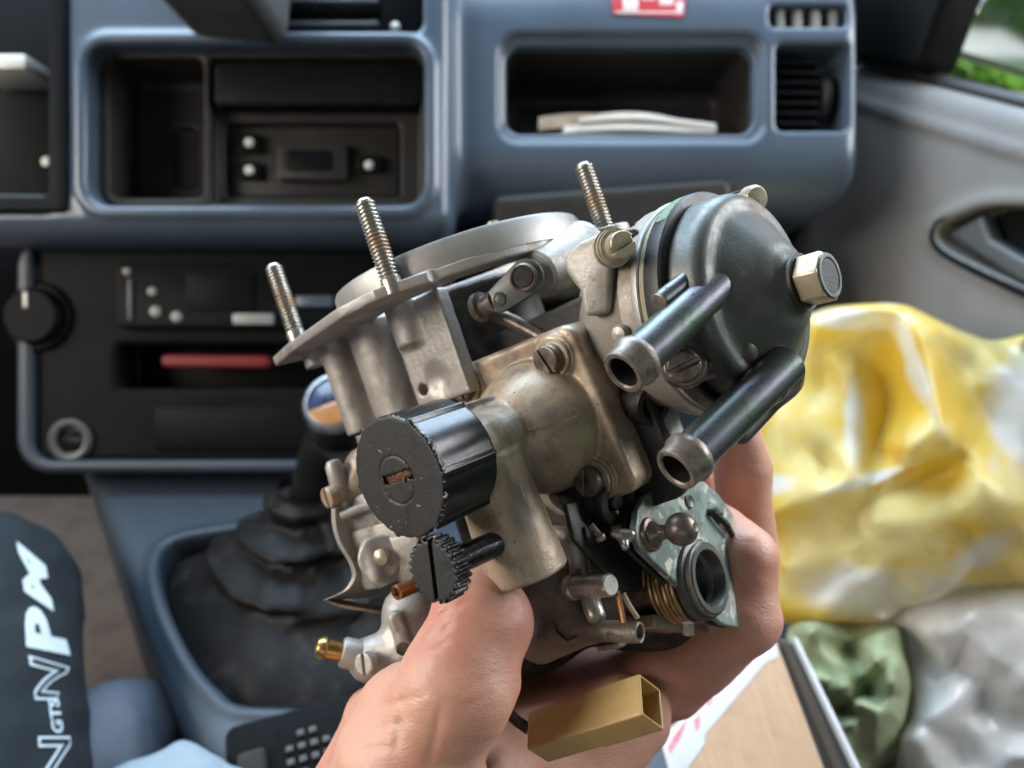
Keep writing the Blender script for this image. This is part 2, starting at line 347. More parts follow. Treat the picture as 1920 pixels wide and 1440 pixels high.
M['plug'] = mat('ochre_plastic', (0.53, 0.36, 0.14), 0.46, 0.0, [(110, (0.45, 0.295, 0.11), 0.45, 0.7, 0.45), (800, (0.20, 0.12, 0.04), 0.70, 0.76)], [(900, 0.03, 4), (150, 0.05, 2)], rvar=0.06, sss=(0.12, (1, .6, .2), 0.002))
M['wire'] = mat('dark_wire', (0.03, 0.022, 0.016), 0.4)
M['skin'] = mat('skin', (0.67, 0.36, 0.258), 0.42, 0.0, [(30, (0.61, 0.25, 0.19), 0.45, 0.7), (120, (0.62, 0.32, 0.23), 0.55, 0.75), (900, (0.50, 0.26, 0.19), 0.70, 0.78)], [(170, 0.16, 4, (1, 2.6, 1)), (620, 0.20, 4, (1, 2.2, 1)), (1700, 0.07, 3)], sss=(0.25, (1, 0.35, 0.2), 0.003), rvar=0.08)
M['nail'] = mat('finger_nail', (0.70, 0.40, 0.36), 0.3, 0.0, sss=(0.3, (1, .4, .25), 0.003))
# car interior
M['dash'] = mat('blue_grey_plastic', (0.070, 0.094, 0.127), 0.30, 0.0, [(14, (0.060, 0.080, 0.108), 0.4, 0.7)], [(900, 0.08, 2)], rvar=0.05)
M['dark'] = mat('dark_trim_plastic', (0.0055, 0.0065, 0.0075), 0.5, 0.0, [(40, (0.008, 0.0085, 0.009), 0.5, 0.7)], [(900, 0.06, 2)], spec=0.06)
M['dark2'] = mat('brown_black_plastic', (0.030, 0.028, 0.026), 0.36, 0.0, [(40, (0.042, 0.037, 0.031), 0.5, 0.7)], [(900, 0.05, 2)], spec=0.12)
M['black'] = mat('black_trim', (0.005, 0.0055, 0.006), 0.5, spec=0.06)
M['gloss'] = mat('glossy_black', (0.008, 0.008, 0.011), 0.2, 0.0, spec=0.25)
M['column'] = mat('grey_column_plastic', (0.075, 0.08, 0.082), 0.45, 0.0, [(30, (0.06, 0.062, 0.065), 0.45, 0.7)], [(900, 0.06, 2)])
M['fin'] = mat('pale_grey_fin', (0.26, 0.26, 0.25), 0.4)
M['chrome'] = mat('chrome', (0.55, 0.55, 0.56), 0.26, 1.0)
M['lens'] = mat('milky_plastic', (0.62, 0.60, 0.56), 0.25, 0.0)
M['door'] = mat('grey_door_trim', (0.20, 0.192, 0.182), 0.66, 0.0, [(12, (0.165, 0.16, 0.155), 0.4, 0.7)], [(1500, 0.12, 2)])
M['console'] = mat('slate_console_plastic', (0.026, 0.038, 0.054), 0.48, 0.0, [(14, (0.030, 0.041, 0.057), 0.4, 0.7)], [(900, 0.08, 2)])
M['carpet'] = mat('brown_grey_carpet', (0.155, 0.125, 0.108), 0.95, 0.0, [(30, (0.115, 0.095, 0.085), 0.4, 0.7), (200, (0.20, 0.165, 0.14), 0.55, 0.7)], [(700, 1.5, 3)], spec=0.1)
M['leather'] = mat('black_leatherette', (0.010, 0.0095, 0.0095), 0.42, 0.0, [(60, (0.026, 0.024, 0.023), 0.5, 0.7)], [(800, 0.15, 3)], spec=0.12)
M['orange'] = mat('orange_brown_gloss', (0.36, 0.175, 0.065), 0.3, 0.0, [(120, (0.36, 0.15, 0.05), 0.45, 0.65)], coat=0.4)
M['blue'] = mat('blue_enamel', (0.010, 0.022, 0.075), 0.3, 0.0, coat=0.4)
M['white'] = mat('white_print', (0.78, 0.80, 0.80), 0.6, 0.0)
M['paperw'] = mat('paper_sheets', (0.72, 0.69, 0.63), 0.7, 0.0, [(40, (0.62, 0.57, 0.50), 0.45, 0.65)], [(200, 0.3, 3)])
M['paperb'] = mat('brown_paper', (0.40, 0.31, 0.23), 0.7, 0.0, [(60, (0.30, 0.23, 0.17), 0.45, 0.65)], [(200, 0.3, 3)])
M['red'] = mat('red_plastic', (0.17, 0.008, 0.008), 0.6, 0.0)
M['stick_r'] = mat('sticker_red', (0.62, 0.07, 0.08), 0.4)
M['stick_w'] = mat('sticker_white', (0.78, 0.74, 0.74), 0.4)
M['fabric_b'] = mat('black_fabric', (0.012, 0.016, 0.020), 0.78, 0.0, [(30, (0.018, 0.023, 0.028), 0.45, 0.7)], [(1800, 0.15, 2), (60, 0.6, 2)], spec=0.25)
M['print'] = mat('pale_print', (0.50, 0.58, 0.62), 0.6, 0.0)
M['seat'] = mat('grey_blue_seat_cloth', (0.095, 0.11, 0.14), 0.85, 0.0, [(40, (0.075, 0.088, 0.115), 0.45, 0.7)], [(1400, 0.2, 2)], spec=0.2)
M['seat_d'] = mat('navy_grey_seat_cloth', (0.065, 0.072, 0.095), 0.85, 0.0, [(40, (0.05, 0.056, 0.075), 0.45, 0.7)], [(1400, 0.2, 2)], spec=0.2)
M['pale'] = mat('pale_blue_cloth', (0.24, 0.30, 0.345), 0.8, 0.0, [(40, (0.20, 0.255, 0.30), 0.45, 0.7)], [(900, 0.2, 2)])
M['card'] = mat('cardboard', (0.40, 0.265, 0.17), 0.8, 0.0, [(60, (0.36, 0.235, 0.145), 0.45, 0.7), (30, (0.44, 0.30, 0.195), 0.5, 0.7, None, None, (1, 12, 1))], [(800, 0.1, 3)], spec=0.2)
M['tape'] = mat('white_tape', (0.50, 0.51, 0.52), 0.45, 0.0, [(50, (0.45, 0.45, 0.45), 0.45, 0.7)])
M['tape_r'] = mat('pink_print', (0.52, 0.15, 0.18), 0.45, 0.0, [(90, (0.54, 0.30, 0.31), 0.45, 0.65)])
M['card_d'] = mat('cardboard_core', (0.24, 0.20, 0.165), 0.9)
M['flute'] = mat('corrugated_core', (0.045, 0.038, 0.032), 0.9)
M['gcloth'] = mat('green_cloth', (0.31, 0.355, 0.21), 0.8, 0.0, [(25, (0.23, 0.265, 0.14), 0.42, 0.65)], [(1200, 0.15, 2)], spec=0.2)
M['leaf'] = mat('foliage', (0.15, 0.32, 0.05), 0.5, 0.0, [(6, (0.08, 0.19, 0.03), 0.45, 0.65), (9, (0.30, 0.48, 0.08), 0.55, 0.7)])
M['trunk'] = mat('bark', (0.10, 0.07, 0.05), 0.9, 0.0)
M['grass'] = mat('grass', (0.17, 0.36, 0.06), 0.8, 0.0, [(3, (0.09, 0.22, 0.04), 0.45, 0.65)], [(20, 20, 4)])
M['soil'] = mat('brown_ground', (0.09, 0.065, 0.04), 0.9, 0.0)
M['rubber'] = mat('window_rubber', (0.03, 0.03, 0.03), 0.5)
M['trim_w'] = mat('pale_window_trim', (0.42, 0.50, 0.56), 0.35, 0.0)
M['carw'] = mat('white_car_paint', (0.70, 0.73, 0.74), 0.25, 0.0, coat=0.5)
M['cglass'] = mat('dark_car_glass', (0.03, 0.045, 0.05), 0.08, 0.0)

# ================================================================== THE CAR: dashboard
DR, DC = 0.585, 0.560                        # distance of the right hand and of the centre fascia
def XR(px): return (px - 960) / FPX * DR * 1000
def YR(py): return (720 - py) / FPX * DR * 1000
def XC(px): return (px - 960) / FPX * DC * 1000
def YC(py): return (720 - py) / FPX * DC * 1000
def rr2(Q, x0, y0, x1, y1, r):
    qx = np.abs(Q[..., 0] - (x0 + x1) / 2) - abs(x1 - x0) / 2 + r; qy = np.abs(Q[..., 1] - (y0 + y1) / 2) - abs(y1 - y0) / 2 + r
    return np.sqrt(np.maximum(qx, 0) ** 2 + np.maximum(qy, 0) ** 2) + np.minimum(np.maximum(qx, qy), 0) - r
dash = base('dashboard', P(960, 200, 0.66), 'blue grey car dashboard with open storage tray, switch recess and air vents', 'dashboard')
def f_dash(Q):
    y, z = Q[..., 1], Q[..., 2]
    zf = -585 - np.maximum(y - 268, 0) ** 2 / 170 - np.maximum(178 - y, 0) ** 2 / 95
    right = smax(rr2(Q, XR(640), YR(398), XR(1614), YR(-500), 34), (z - zf) * 0.85, 12)
    right = np.maximum(right, -640 - z - 90)
    zc = -560 - np.maximum(y - 275, 0) ** 2 / 260 - np.maximum(YC(398) - y, 0) ** 2 / 26
    cen = smax(rr2(Q, XC(-330), YC(452), XC(846), YC(-600), 20), (z - zc) * 0.85, 13)
    cen = np.maximum(cen, -700 - z)
    d = smin(right, cen, 12)
    def cut(d, x0, y0, x1, y1, r, zb, k): return smax(d, -np.maximum(rr2(Q, x0, y0, x1, y1, r), zb - z), k)
    # raised lips round the openings
    d = smin(d, np.maximum(np.abs(rr2(Q, XC(152), YC(398), XC(806), YC(72), 20)) - 3.0, np.abs(z + 560) - 3.0), 5)
    d = cut(d, XC(166), YC(384), XC(795), YC(84), 16, -640, 3)
    d = cut(d, XR(936), YR(264), XR(1432), YR(64), 14, -591, 3)
    d = cut(d, XR(948), YR(246), XR(1418), YR(80), 12, -690, 3)
    d = cut(d, XR(1456), YR(244), XR(1594), YR(82), 5, -626, 3)
    d = cut(d, XC(396), YC(58), XC(792), YC(-220), 6, -600, 3)
    d = cut(d, XC(-600), YC(396), XC(122), YC(-330), 16, -640, 4)
    d = cut(d, XR(1444), YR(48), XR(1590), YR(8), 3, -606, 2)
    return d
put('dash_panel', nets((-465, 96, -705), (268, 345, -545), 2.4, f_dash), I4, M['dash'], dash)
def lbox(name, x0, y0, x1, y1, z0, z1, m, parent, bev=1.2, r=None, label=None):
    "a moulded block between two corners in mm (camera axes)"
    w, h = abs(x1 - x0), abs(y1 - y0); F = np.eye(4); F[:3, 3] = ((x0 + x1) / 2000, (y0 + y1) / 2000, z0 / 1000)
    pts = rrect(-w / 2, -h / 2, w / 2, h / 2, r) if r else [(-w / 2, -h / 2), (w / 2, -h / 2), (w / 2, h / 2), (-w / 2, h / 2)]
    return put(name, prism(pts, 0, z1 - z0, bev), F, m, parent, label)
# black liner of the switch recess, with its left pocket, ash tray and switch frame
def f_tray(Q):
    z = Q[..., 2]
    d = s_box(Q, (XC(160), YC(390), -628), (XC(800), YC(80), -574), 3)
    d = smax(d, -s_box(Q, (XC(186), YC(362), -622), (XC(366), YC(92), -500), 6), 2.5)
    d = smax(d, -s_box(Q, (XC(378), YC(372), -590), (XC(784), YC(92), -500), 4), 2.5)
    d = smax(d, -s_box(Q, (XC(392), YC(350), -600), (XC(738), YC(204), -500), 3), 1.5)
    d = smax(d, -s_box(Q, (XC(254), YC(315), -626), (XC(306), YC(185), -500), 5), 1.5)
    return d
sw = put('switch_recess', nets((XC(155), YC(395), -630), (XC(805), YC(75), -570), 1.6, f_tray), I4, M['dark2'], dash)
lbox('ash_tray', XC(388), YC(186), XC(786), YC(102), -590, -572, M['dark'], sw, 3, 5)
lbox('switch_plate', XC(398), YC(345), XC(733), YC(208), -604, -596, M['dark2'], sw, 1.5)
lbox('blank_socket', XC(498), YC(318), XC(636), YC(246), -597, -588, M['dark2'], sw, 2, 3)
lbox('socket_hole', XC(516), YC(300), XC(606), YC(260), -589, -586.6, M['black'], sw, 0.6, 3)
lbox('button', XC(418), YC(262), XC(462), YC(226), -597, -590, M['black'], sw, 1.2, 2)
lbox('button', XC(418), YC(316), XC(462), YC(280), -597, -590, M['black'], sw, 1.2, 2)
lbox('button', XC(652), YC(300), XC(704), YC(268), -597, -590, M['black'], sw, 1.2, 2)
for px, py in ((441, 243), (441, 298), (678, 288)):
    put('button_lamp', lathe([(3.6, 0), (3.4, 1.2), (2.0, 2.4), (0, 2.8)], 16), frame((XC(px) / 1000, YC(py) / 1000, -0.590), (0, 0, 1)), M['lens'], sw)
# open storage tray liner
def f_cub(Q):
    d = s_box(Q, (XR(930), YR(268), -700), (XR(1436), YR(62), -600), 4)
    return smax(d, -s_box(Q, (XR(950), YR(244), -690), (XR(1416), YR(82), -500), 10), 3)
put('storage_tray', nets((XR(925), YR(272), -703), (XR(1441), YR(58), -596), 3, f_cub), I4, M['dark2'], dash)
# right hand air vent
vent = lbox('air_vent', XR(1452), YR(248), XR(1598), YR(78), -640, -626.5, M['black'], dash, 0.5)
slat_me = box(XR(1546) - XR(1462), 2.0, 12, 0.5)
for k in range(7): put('vent_slat', slat_me, frame((XR(1503) / 1000, YR(112 + k * 19.5) / 1000, -0.607), (0, 0.25, 1)), M['dark'], vent)
for px in (1482, 1502, 1522): lbox('vent_vane', XR(px) - .6, YR(240), XR(px) + .6, YR(88), -624, -610, M['black'], vent, 0.2)
put('vent_wheel', lathe([(17, -3), (18, -2), (18, 2), (17, 3)], 44, lambda r, z, t: r - 0.5 * (math.cos(22 * t) > 0)), frame((XR(1566) / 1000, YR(162) / 1000, -0.613), (1, 0, 0)), M['dark2'], vent)
# defroster slots top right, centre vents top left
dv = lbox('defroster_vent', XR(1440), YR(52), XR(1594), YR(4), -614, -607, M['black'], dash, 0.4)
for k in range(4): lbox('vent_fin', XR(1468 + k * 34) - 2, YR(46), XR(1468 + k * 34) + 3.5, YR(10), -606, -592, M['fin'], dv, 0.8)
cv = lbox('centre_vent', XC(392), YC(62), XC(796), YC(-230), -608, -600.5, M['black'], dash, 0.4)
lbox('vent_divider', XC(470), YC(58), XC(510), YC(-220), -600, -566, M['dark'], cv, 2)
for y in (30, -14, -58, -102): lbox('vent_slat', XC(512), YC(y) - 1.6, XC(704), YC(y) + 1.6, -598, -571, M['column'], cv, 0.8)  # lighter grey puts the slats' edge highlights into their colour
for y in (46,): lbox('vent_slat', XC(398), YC(y) - 1.6, XC(468), YC(y) + 1.6, -598, -571, M['column'], cv, 0.8)
for k in range(5): lbox('vent_vane', XC(545 + k * 38) - .7, YC(56), XC(545 + k * 38) + .7, YC(-220), -599, -588, M['dark2'], cv, 0.2)
lbox('vent_rail', XC(708), YC(58), XC(788), YC(-220), -600, -572, M['dark'], cv, 2)
put('vent_stud', lathe([(3.4, 0), (3.2, 2), (1.8, 3.4), (0, 3.8)], 16), frame((XC(737) / 1000, YC(37) / 1000, -0.572), (0, 0, 1)), M['lens'], cv)
# sticker on the top right
st = lbox('sticker', XR(1150), YR(30), XR(1284), YR(-46), -596, -585.0, M['stick_r'], dash, 0.2)
st.matrix_basis = st.matrix_basis @ Matrix.Translation((0, 0, 0.0008)) @ Matrix.Rotation(R(-3), 4, 'Z')
for x0, x1, y0, y1 in ((1168, 1196, 2, 24), (1236, 1262, -6, 14), (1204, 1228, -30, 4), (1268, 1280, 8, 26), (1154, 1280, 26, 29)):
    lbox('sticker_mark', XR(x0), YR(y1 - 3), XR(x1), YR(y0 - 3), -586, -583.9, M['stick_w'], st, 0.1)
# glove box lid and a black block standing in for the shadow under the dash
def f_glove(Q):
    d = s_box(Q, (XR(945), YR(640), -640), (XR(1400), YR(392), -586), 7)
    return d
gl = put('glove_box_lid', nets((XR(940), YR(600), -645), (XR(1406), YR(385), -572), 3, f_glove), frame((0, 0.012, 0), (0, 0, 1), (1, 0.075, 0)), M['dark2'], dash)
lbox('underdash_shadow', XR(845), YR(760), XR(1575), YR(380), -700, -622, M['black'], dash, 30, 60)
# left: instrument panel
ip = lbox('instrument_panel', XC(-320), YC(402), XC(126), YC(-335), -646, -640.5, M['black'], dash, 0.5)
def f_ip(Q):
    d = smax(np.abs(rr2(Q, XC(-320), YC(392), XC(118), YC(-330), 12)) - 9, np.abs(Q[..., 2] + 598) - 42, 3)
    return np.minimum(d, s_box(Q, (XC(70), YC(330), -640), (XC(92), YC(-200), -600), 3))
put('instrument_frame', nets((-470, YC(402), -645), (XC(128), 345, -550), 2.6, f_ip), I4, M['dark'], ip)
lbox('cluster_lip', XC(-200), YC(372), XC(76), YC(346), -640, -585, M['column'], ip, 5)
lbox('cluster_panel', XC(-200), YC(340), XC(48), YC(-200), -640, -612, M['dark'], ip, 3)
lbox('silver_lever', XC(-80), YC(122), XC(38), YC(92), -612, -566, M['lens'], ip, 3)
put('cluster_button', lathe([(4, 0), (3.6, 2), (0, 3)], 16), frame((XC(8) / 1000, YC(265) / 1000, -0.612), (0, 0, 1)), M['lens'], ip)
# steering column cover intruding at the top
def f_col(Q):
    d = s_box(Q, (-250, 218, -560), (-190, 330, -470), 10)
    return d
put('column_cover', nets((-262, 205, -565), (-176, 300, -462), 2.5, lambda Q: s_box(Q, (-258, 214, -560), (-186, 400, -468), 12)), frame((0.006, 0.006, 0), (0, 0, 1), (1, -0.10, 0)), M['column'], dash)

# ------------------------------------------------------------------ centre stack below the fascia
hp = base('heater_stack', P(320, 700, 0.62), 'black lower centre stack with radio, heater knob and lighter socket under the fascia', 'centre console')
def f_stack(Q):
    z = Q[..., 2]
    prof = rr2(Q, XR(8), YR(892), XR(720), YR(430), 26)
    d = smax(prof, np.abs(z + 625) - 28, 6)
    d = smax(d, -rr2(Q, XR(40), YR(866), XR(700), YR(300), 14), 4)
    return d
put('trim_frame', nets((XR(-8), YR(905), -656), (XR(735), YR(430), -590), 2.6, f_stack), frame((0, 0, 0), (0, 0, 1), (1, 0.0, 0)), M['console'], hp)
def f_slot(Q):
    d = s_box(Q, (XR(36), YR(870), -640), (XR(705), YR(440), -604), 3)
    d = smax(d, -s_box(Q, (XR(195), YR(728), -650), (XR(690), YR(645), -500), 4), 3)
    return d
put('stack_panel', nets((XR(30), YR(876), -643), (XR(712), YR(434), -600), 2.6, f_slot), I4, M['dark'], hp)
lbox('slot_back', XR(190), YR(734), XR(694), YR(640), -668, -645, M['black'], hp, 0.5)
rd = lbox('radio', XR(204), YR(614), XR(690), YR(490), -620, -594, M['dark'], hp, 2.5, 5)
for px, py, r in ((228, 506, 3.0), (276, 544, 3.4), (282, 582, 4.2), (322, 592, 4.2)):
    put('radio_button', lathe([(r, 0), (r * .9, 1.6), (0, 2.4)], 18), frame((XR(px) / 1000, YR(py) / 1000, -0.594), (0, 0, 1)), M['fin'], rd)
lbox('radio_window', XR(340), YR(580), XR(470), YR(510), -594.5, -592.5, M['dark'], rd, 0.5)
lbox('radio_bar', XR(430), YR(608), XR(508), YR(586), -594.5, -590, M['fin'], rd, 1.6)
lbox('radio_bar', XR(550), YR(574), XR(620), YR(552), -594.5, -591, M['dash'], rd, 1.2)
lbox('radio_edge', XR(230), YR(600), XR(238), YR(520), -594.5, -592, M['column'], rd, 0.8)
hk = put('heater_knob', lathe([(27, 0), (27, 3), (25, 5), (25, 3.4), (22, 3.4), (21, 9), (19, 11), (0, 11)], 44), frame((XR(42) / 1000, YR(590) / 1000, -0.604), (0, 0, 1)), M['dark'], hp)
lbox('knob_pointer', XR(31), YR(575), XR(39), YR(545), -594, -592.4, M['lens'], hk, 0.4)
lbox('printed_symbol', XR(16), YR(515), XR(44), YR(490), -604.5, -603.6, M['column'], hp, 0.1)
put('lighter_socket', lathe([(16, 0), (16, 4), (14, 5), (11, 4), (10, -14), (0, -14)], 36), frame((XR(108) / 1000, YR(828) / 1000, -0.604), (0, 0, 1)), M['column'], hp)
lbox('lower_drawer', XR(270), YR(848), XR(690), YR(762), -608, -600, M['dark'], hp, 3)
red = tag(put('lighter', prism(rrect(-42, -5, 42, 5, 4.5), -5, 5, 3, 3), frame((XR(382) / 1000, YR(676) / 1000, -0.612), (0, 0, 1), (1, -0.01, 0)), M['red']), 'red plastic stick lying in the dark slot under the radio', 'lighter')
# papers in the storage tray
pa = base('paper_stack', (XR(1180) / 1000, YR(244) / 1000, -0.64), 'loose stack of white papers and a brown booklet in the dashboard tray', 'papers')
def sheet(name, x0, x1, y, z0, z1, th, m, curl, rot):
    bm = bmesh.new(); nx, nz = 16, 6; top = {}; bot = {}
    for i in range(nx + 1):
        for k in range(nz + 1):
            u = i / nx; w = k / nz; c = curl * (math.sin(u * 2.6) - 0.4 * u) + 1.2 * math.sin(5 * u + 2 * w)
            p = (x0 + (x1 - x0) * u, y + c + rot * u, z0 + (z1 - z0) * w)
            top[i, k] = bm.verts.new(np.array(p) / 1000 + (0, th / 1000, 0)); bot[i, k] = bm.verts.new(np.array(p) / 1000)
    for i in range(nx):
        for k in range(nz):
            bm.faces.new((top[i, k], top[i + 1, k], top[i + 1, k + 1], top[i, k + 1])); bm.faces.new((bot[i, k], bot[i, k + 1], bot[i + 1, k + 1], bot[i + 1, k]))
    for i in range(nx):
        for k in (0, nz): bm.faces.new((top[i, k], top[i + 1, k], bot[i + 1, k], bot[i, k]))
    for k in range(nz):
        for i in (0, nx): bm.faces.new((top[i, k], top[i, k + 1], bot[i, k + 1], bot[i, k]))
    return put(name, bm_mesh(bm), I4, m, pa)
yb = YR(244)
sheet('paper', XR(985), XR(1340), yb + .5, -606, -680, 2.0, M['paperw'], 0.4, 0)
sheet('paper', XR(1060), XR(1354), yb + 3.5, -602, -680, 5.0, M['paperw'], 1.5, 1)
sheet('booklet', XR(1012), XR(1190), yb + 6, -604, -676, 10.0, M['paperb'], 1.0, 3)
sheet('paper', XR(1090), XR(1352), yb + 11, -600, -680, 3.0, M['paperw'], 4.0, -3.5)
sheet('paper', XR(1128), XR(1335), yb + 17, -604, -682, 1.6, M['paperw'], 5.0, -9)

# ------------------------------------------------------------------ passenger door, pillar, window, outside
dr = base('passenger_door', P(1780, 520, 0.62), 'grey passenger door trim with a black recessed inner handle under the window', 'door')
pD0, pD1 = P(1470, 330, 0.74), P(1990, 330, 0.50)
dxv = nrm(pD1 - pD0); DF = frame(P(1730, 330, 0.62), np.cross(dxv, (0, 1, 0)), dxv)
if DF[2, 2] < 0: DF[:3, 1] *= -1; DF[:3, 2] *= -1
def on_plane(px, py, F):
    r = P(px, py, 1.0); n = F[:3, 2]; t = n.dot(F[:3, 3]) / n.dot(r); q = r * t - F[:3, 3]
    return q.dot(F[:3, 0]) * 1000, q.dot(F[:3, 1]) * 1000
h0 = [on_plane(px, py, DF) for px, py in ((1757, 425), (1800, 400), (1870, 380), (1990, 392), (2060, 470), (2030, 590), (1930, 552), (1770, 472))]
h0 = [(float(a[0]), float(a[1])) for a in spline([np.array((*p, 0.)) for p in [h0[-1]] + h0 + h0[:2]], 4)[4:4 + 4 * len(h0)]]
def s_poly(Q, pts, r=0):
    x, y = Q[..., 0], Q[..., 1]; d = np.full(x.shape, 1e9, np.float32); s = np.ones(x.shape, np.float32); n = len(pts)
    for i in range(n):
        ax_, ay = pts[i]; bx, by = pts[i - 1]; ex, ey = bx - ax_, by - ay; wx, wy = x - ax_, y - ay
        t = np.clip((wx * ex + wy * ey) / (ex * ex + ey * ey), 0, 1); d = np.minimum(d, (wx - ex * t) ** 2 + (wy - ey * t) ** 2)
        c1 = y >= ay; c2 = y < by; c3 = ex * wy > ey * wx
        f = (c1 & c2 & c3) | (~c1 & ~c2 & ~c3); s = np.where(f, -s, s)
    return s * np.sqrt(d) - r
tL, tR = on_plane(1560, 112, DF), on_plane(1990, 222, DF)
slope = (tR[1] - tL[1]) / (tR[0] - tL[0])
def f_door(Q):
    x, y, z = Q[..., 0], Q[..., 1], Q[..., 2]
    top = (y - tL[1] - slope * (x - tL[0])) / math.hypot(1, slope)
    face = z - 4 * np.sin(x / 90 + 1) - 5 * np.sin(y / 70)
    d = smax(smax(top, face, 16), -45 - z, 4)
    lip = np.maximum(np.abs(top + 26) - 3.5, np.abs(face) - 2.2); d = smin(d, lip, 5)
    hp_ = s_poly(Q, h0)
    d = smin(d, smax(np.abs(hp_) - 5, np.abs(face) - 1.6, 3), 6)
    d = smax(d, -np.maximum(hp_ + 3, -22 - z), 4)
    return d
put('door_panel', nets((-215, -330, -50), (235, tL[1] + 20, 22), 3.2, f_door), DF, M['door'], dr)
dh = put('handle_cup', nets((h0[0][0] - 20, min(p[1] for p in h0) - 20, -34), (max(p[0] for p in h0) + 20, max(p[1] for p in h0) + 20, 8), 2.0,
     lambda Q: np.minimum(smax(np.abs(s_poly(Q, h0) - 1) - 2.6, np.abs(Q[..., 2] + 6) - 10, 2), smax(s_poly(Q, h0), np.abs(Q[..., 2] + 24) - 3, 2))), DF, M['dark'], dr)
hl = [on_plane(px, py, DF) for px, py in ((1775, 440), (1835, 405), (1852, 450), (1990, 530), (1985, 560), (1900, 520))]
put('handle_lever', nets((min(p[0] for p in hl) - 6, min(p[1] for p in hl) - 6, -24), (max(p[0] for p in hl) + 6, max(p[1] for p in hl) + 6, 4), 1.6, lambda Q: smax(s_poly(Q, hl, 1), np.abs(Q[..., 2] + 10) - 8, 4)), DF, M['column'], dh)
put('lock_stud', lathe([(4, 0), (3.5, 3), (0, 4)], 16), frame((DF @ np.array([*(np.array(on_plane(1908, 480, DF)) / 1000), -0.016, 1]))[:3], DF[:3, 2]), M['chrome'], dh)
# rubber strip and pane of the window
a3 = (DF @ np.array([tL[0] / 1000, tL[1] / 1000, -0.012, 1]))[:3]; b3 = (DF @ np.array([tR[0] / 1000, tR[1] / 1000, -0.012, 1]))[:3]
put('window_rubber', sweep([a3 + (0, .004, 0), b3 + (b3 - a3) * .1 + (0, .004, 0)], 5), I4, M['rubber'], dr)
tri = [on_plane(px, py, DF) for px, py in ((1596, -160), (1850, -160), (1742, 138), (1604, 118))]
put('mirror_cover', prism(tri if tri[0][0] < tri[1][0] else tri[::-1], -30, 14, 9, 3), DF, M['black'], dr)
pil = base('windscreen_pillar', P(1640, 40, 0.72), 'black windscreen pillar trim between dashboard end and door window', 'pillar')
put('pillar_trim', sweep(spline([P(1575, 190, .80), P(1600, 60, .76), P(1640, -90, .72), P(1700, -260, .68)], 5), [34, 36, 36, 36, 36, 36, 36, 36, 36, 36, 36, 36, 36, 36, 36, 36][:16], 20), I4, M['black'], pil)
put('pillar_foot', nets((140, 60, -900), (330, 330, -640), 5, lambda Q: s_ell(Q, (265, 215, -800), (60, 90, 70))), I4, M['black'], pil)
# door mirror beyond the window: its glass shows the neighbouring car's flank and the hedge
mr = base('door_mirror', P(1860, 60, 0.95), 'door mirror outside the window with pale housing and bright reflecting glass', 'mirror')
mc = P(1905, 30, 0.95); MF = frame(mc, (0.0, -0.447, 0.894), (0.97, -0.2, 0.0))
mo = [(x, y) for x, y in ((-58, -48), (70, -58), (78, 66), (-34, 74))]
put('mirror_housing', prism([(x * 1.12, y * 1.12) for x, y in mo], -50, -2, 10, 3), MF, M['trim_w'], mr)
put('mirror_frame', prism([(x * 1.10, y * 1.10) for x, y in mo], -6, 0, 2.5, 2), MF, M['rubber'], mr)
M['mglass'] = mat('mirror_glass', (0.82, 0.86, 0.86), 0.05, 1.0)
put('mirror_glass', prism(mo, -1, 1.2, 0.5, 1), MF, M['mglass'], mr)

# ------------------------------------------------------------------ outside
def sheet_xy(name, x0, x1, y0, y1, z, m, label, cat):
    me = mesh([(x0, y0, z), (x1, y0, z), (x1, y1, z), (x0, y1, z)], [(0, 1, 2, 3)]); o = bpy.data.objects.new(name, me); COL.objects.link(o); me.materials.append(m)
    return tag(o, label, cat, None, 'structure')
sheet_xy('lawn', -30, 60, -40, 60, 0.0, M['grass'], 'green lawn outside the car window', 'lawn')
def bush(loc, rx, ry, rz, n, label):
    b = bpy.data.objects.new('bush', None); COL.objects.link(b); b.location = loc; tag(b, label, 'bush', 'bushes outside the car')
    V = []; Fc = []
    for i in range(n):
        u = rng.normal(size=3); u /= np.linalg.norm(u); u[2] = abs(u[2]); rr = rng.uniform(0.55, 1.0) * (0.8 + 0.25 * math.sin(5 * u[0] + 3 * u[2]))
        c = np.array((u[0] * rx, u[1] * ry, 0.15 + u[2] * rz)) * rr; a = rng.normal(size=3); a /= np.linalg.norm(a); t = np.cross(a, u); t /= np.linalg.norm(t) + 1e-6
        s_ = rng.uniform(0.06, 0.13); k = len(V); V += [c - a * s_, c + t * s_ * .5, c + a * s_, c - t * s_ * .5]; Fc.append((k, k + 1, k + 2, k + 3))
    me = mesh(V, Fc, smooth=False); f = bpy.data.objects.new('crown', me); COL.objects.link(f); f.parent = b; me.materials.append(M['leaf'])
    me2 = sweep([(0, 0, 0), (0.03, 0, rz * .4), (0, 0.04, rz * .8)], [60, 45, 20]); t_ = bpy.data.objects.new('trunk', me2); COL.objects.link(t_); t_.parent = b; me2.materials.append(M['trunk'])
bush((5.0, 7.5, 0), 2.0, 1.6, 2.4, 2600, 'leafy green bush seen directly past the door mirror')
bush((5.0, -6.2, 0), 1.7, 1.5, 2.2, 2600, 'leafy green bush reflected in the door mirror')
nc = bpy.data.objects.new('parked_car', None); COL.objects.link(nc); nc.location = (2.7, -5.4, 0); tag(nc, 'white car standing behind on the grass, seen only in the door mirror', 'car')
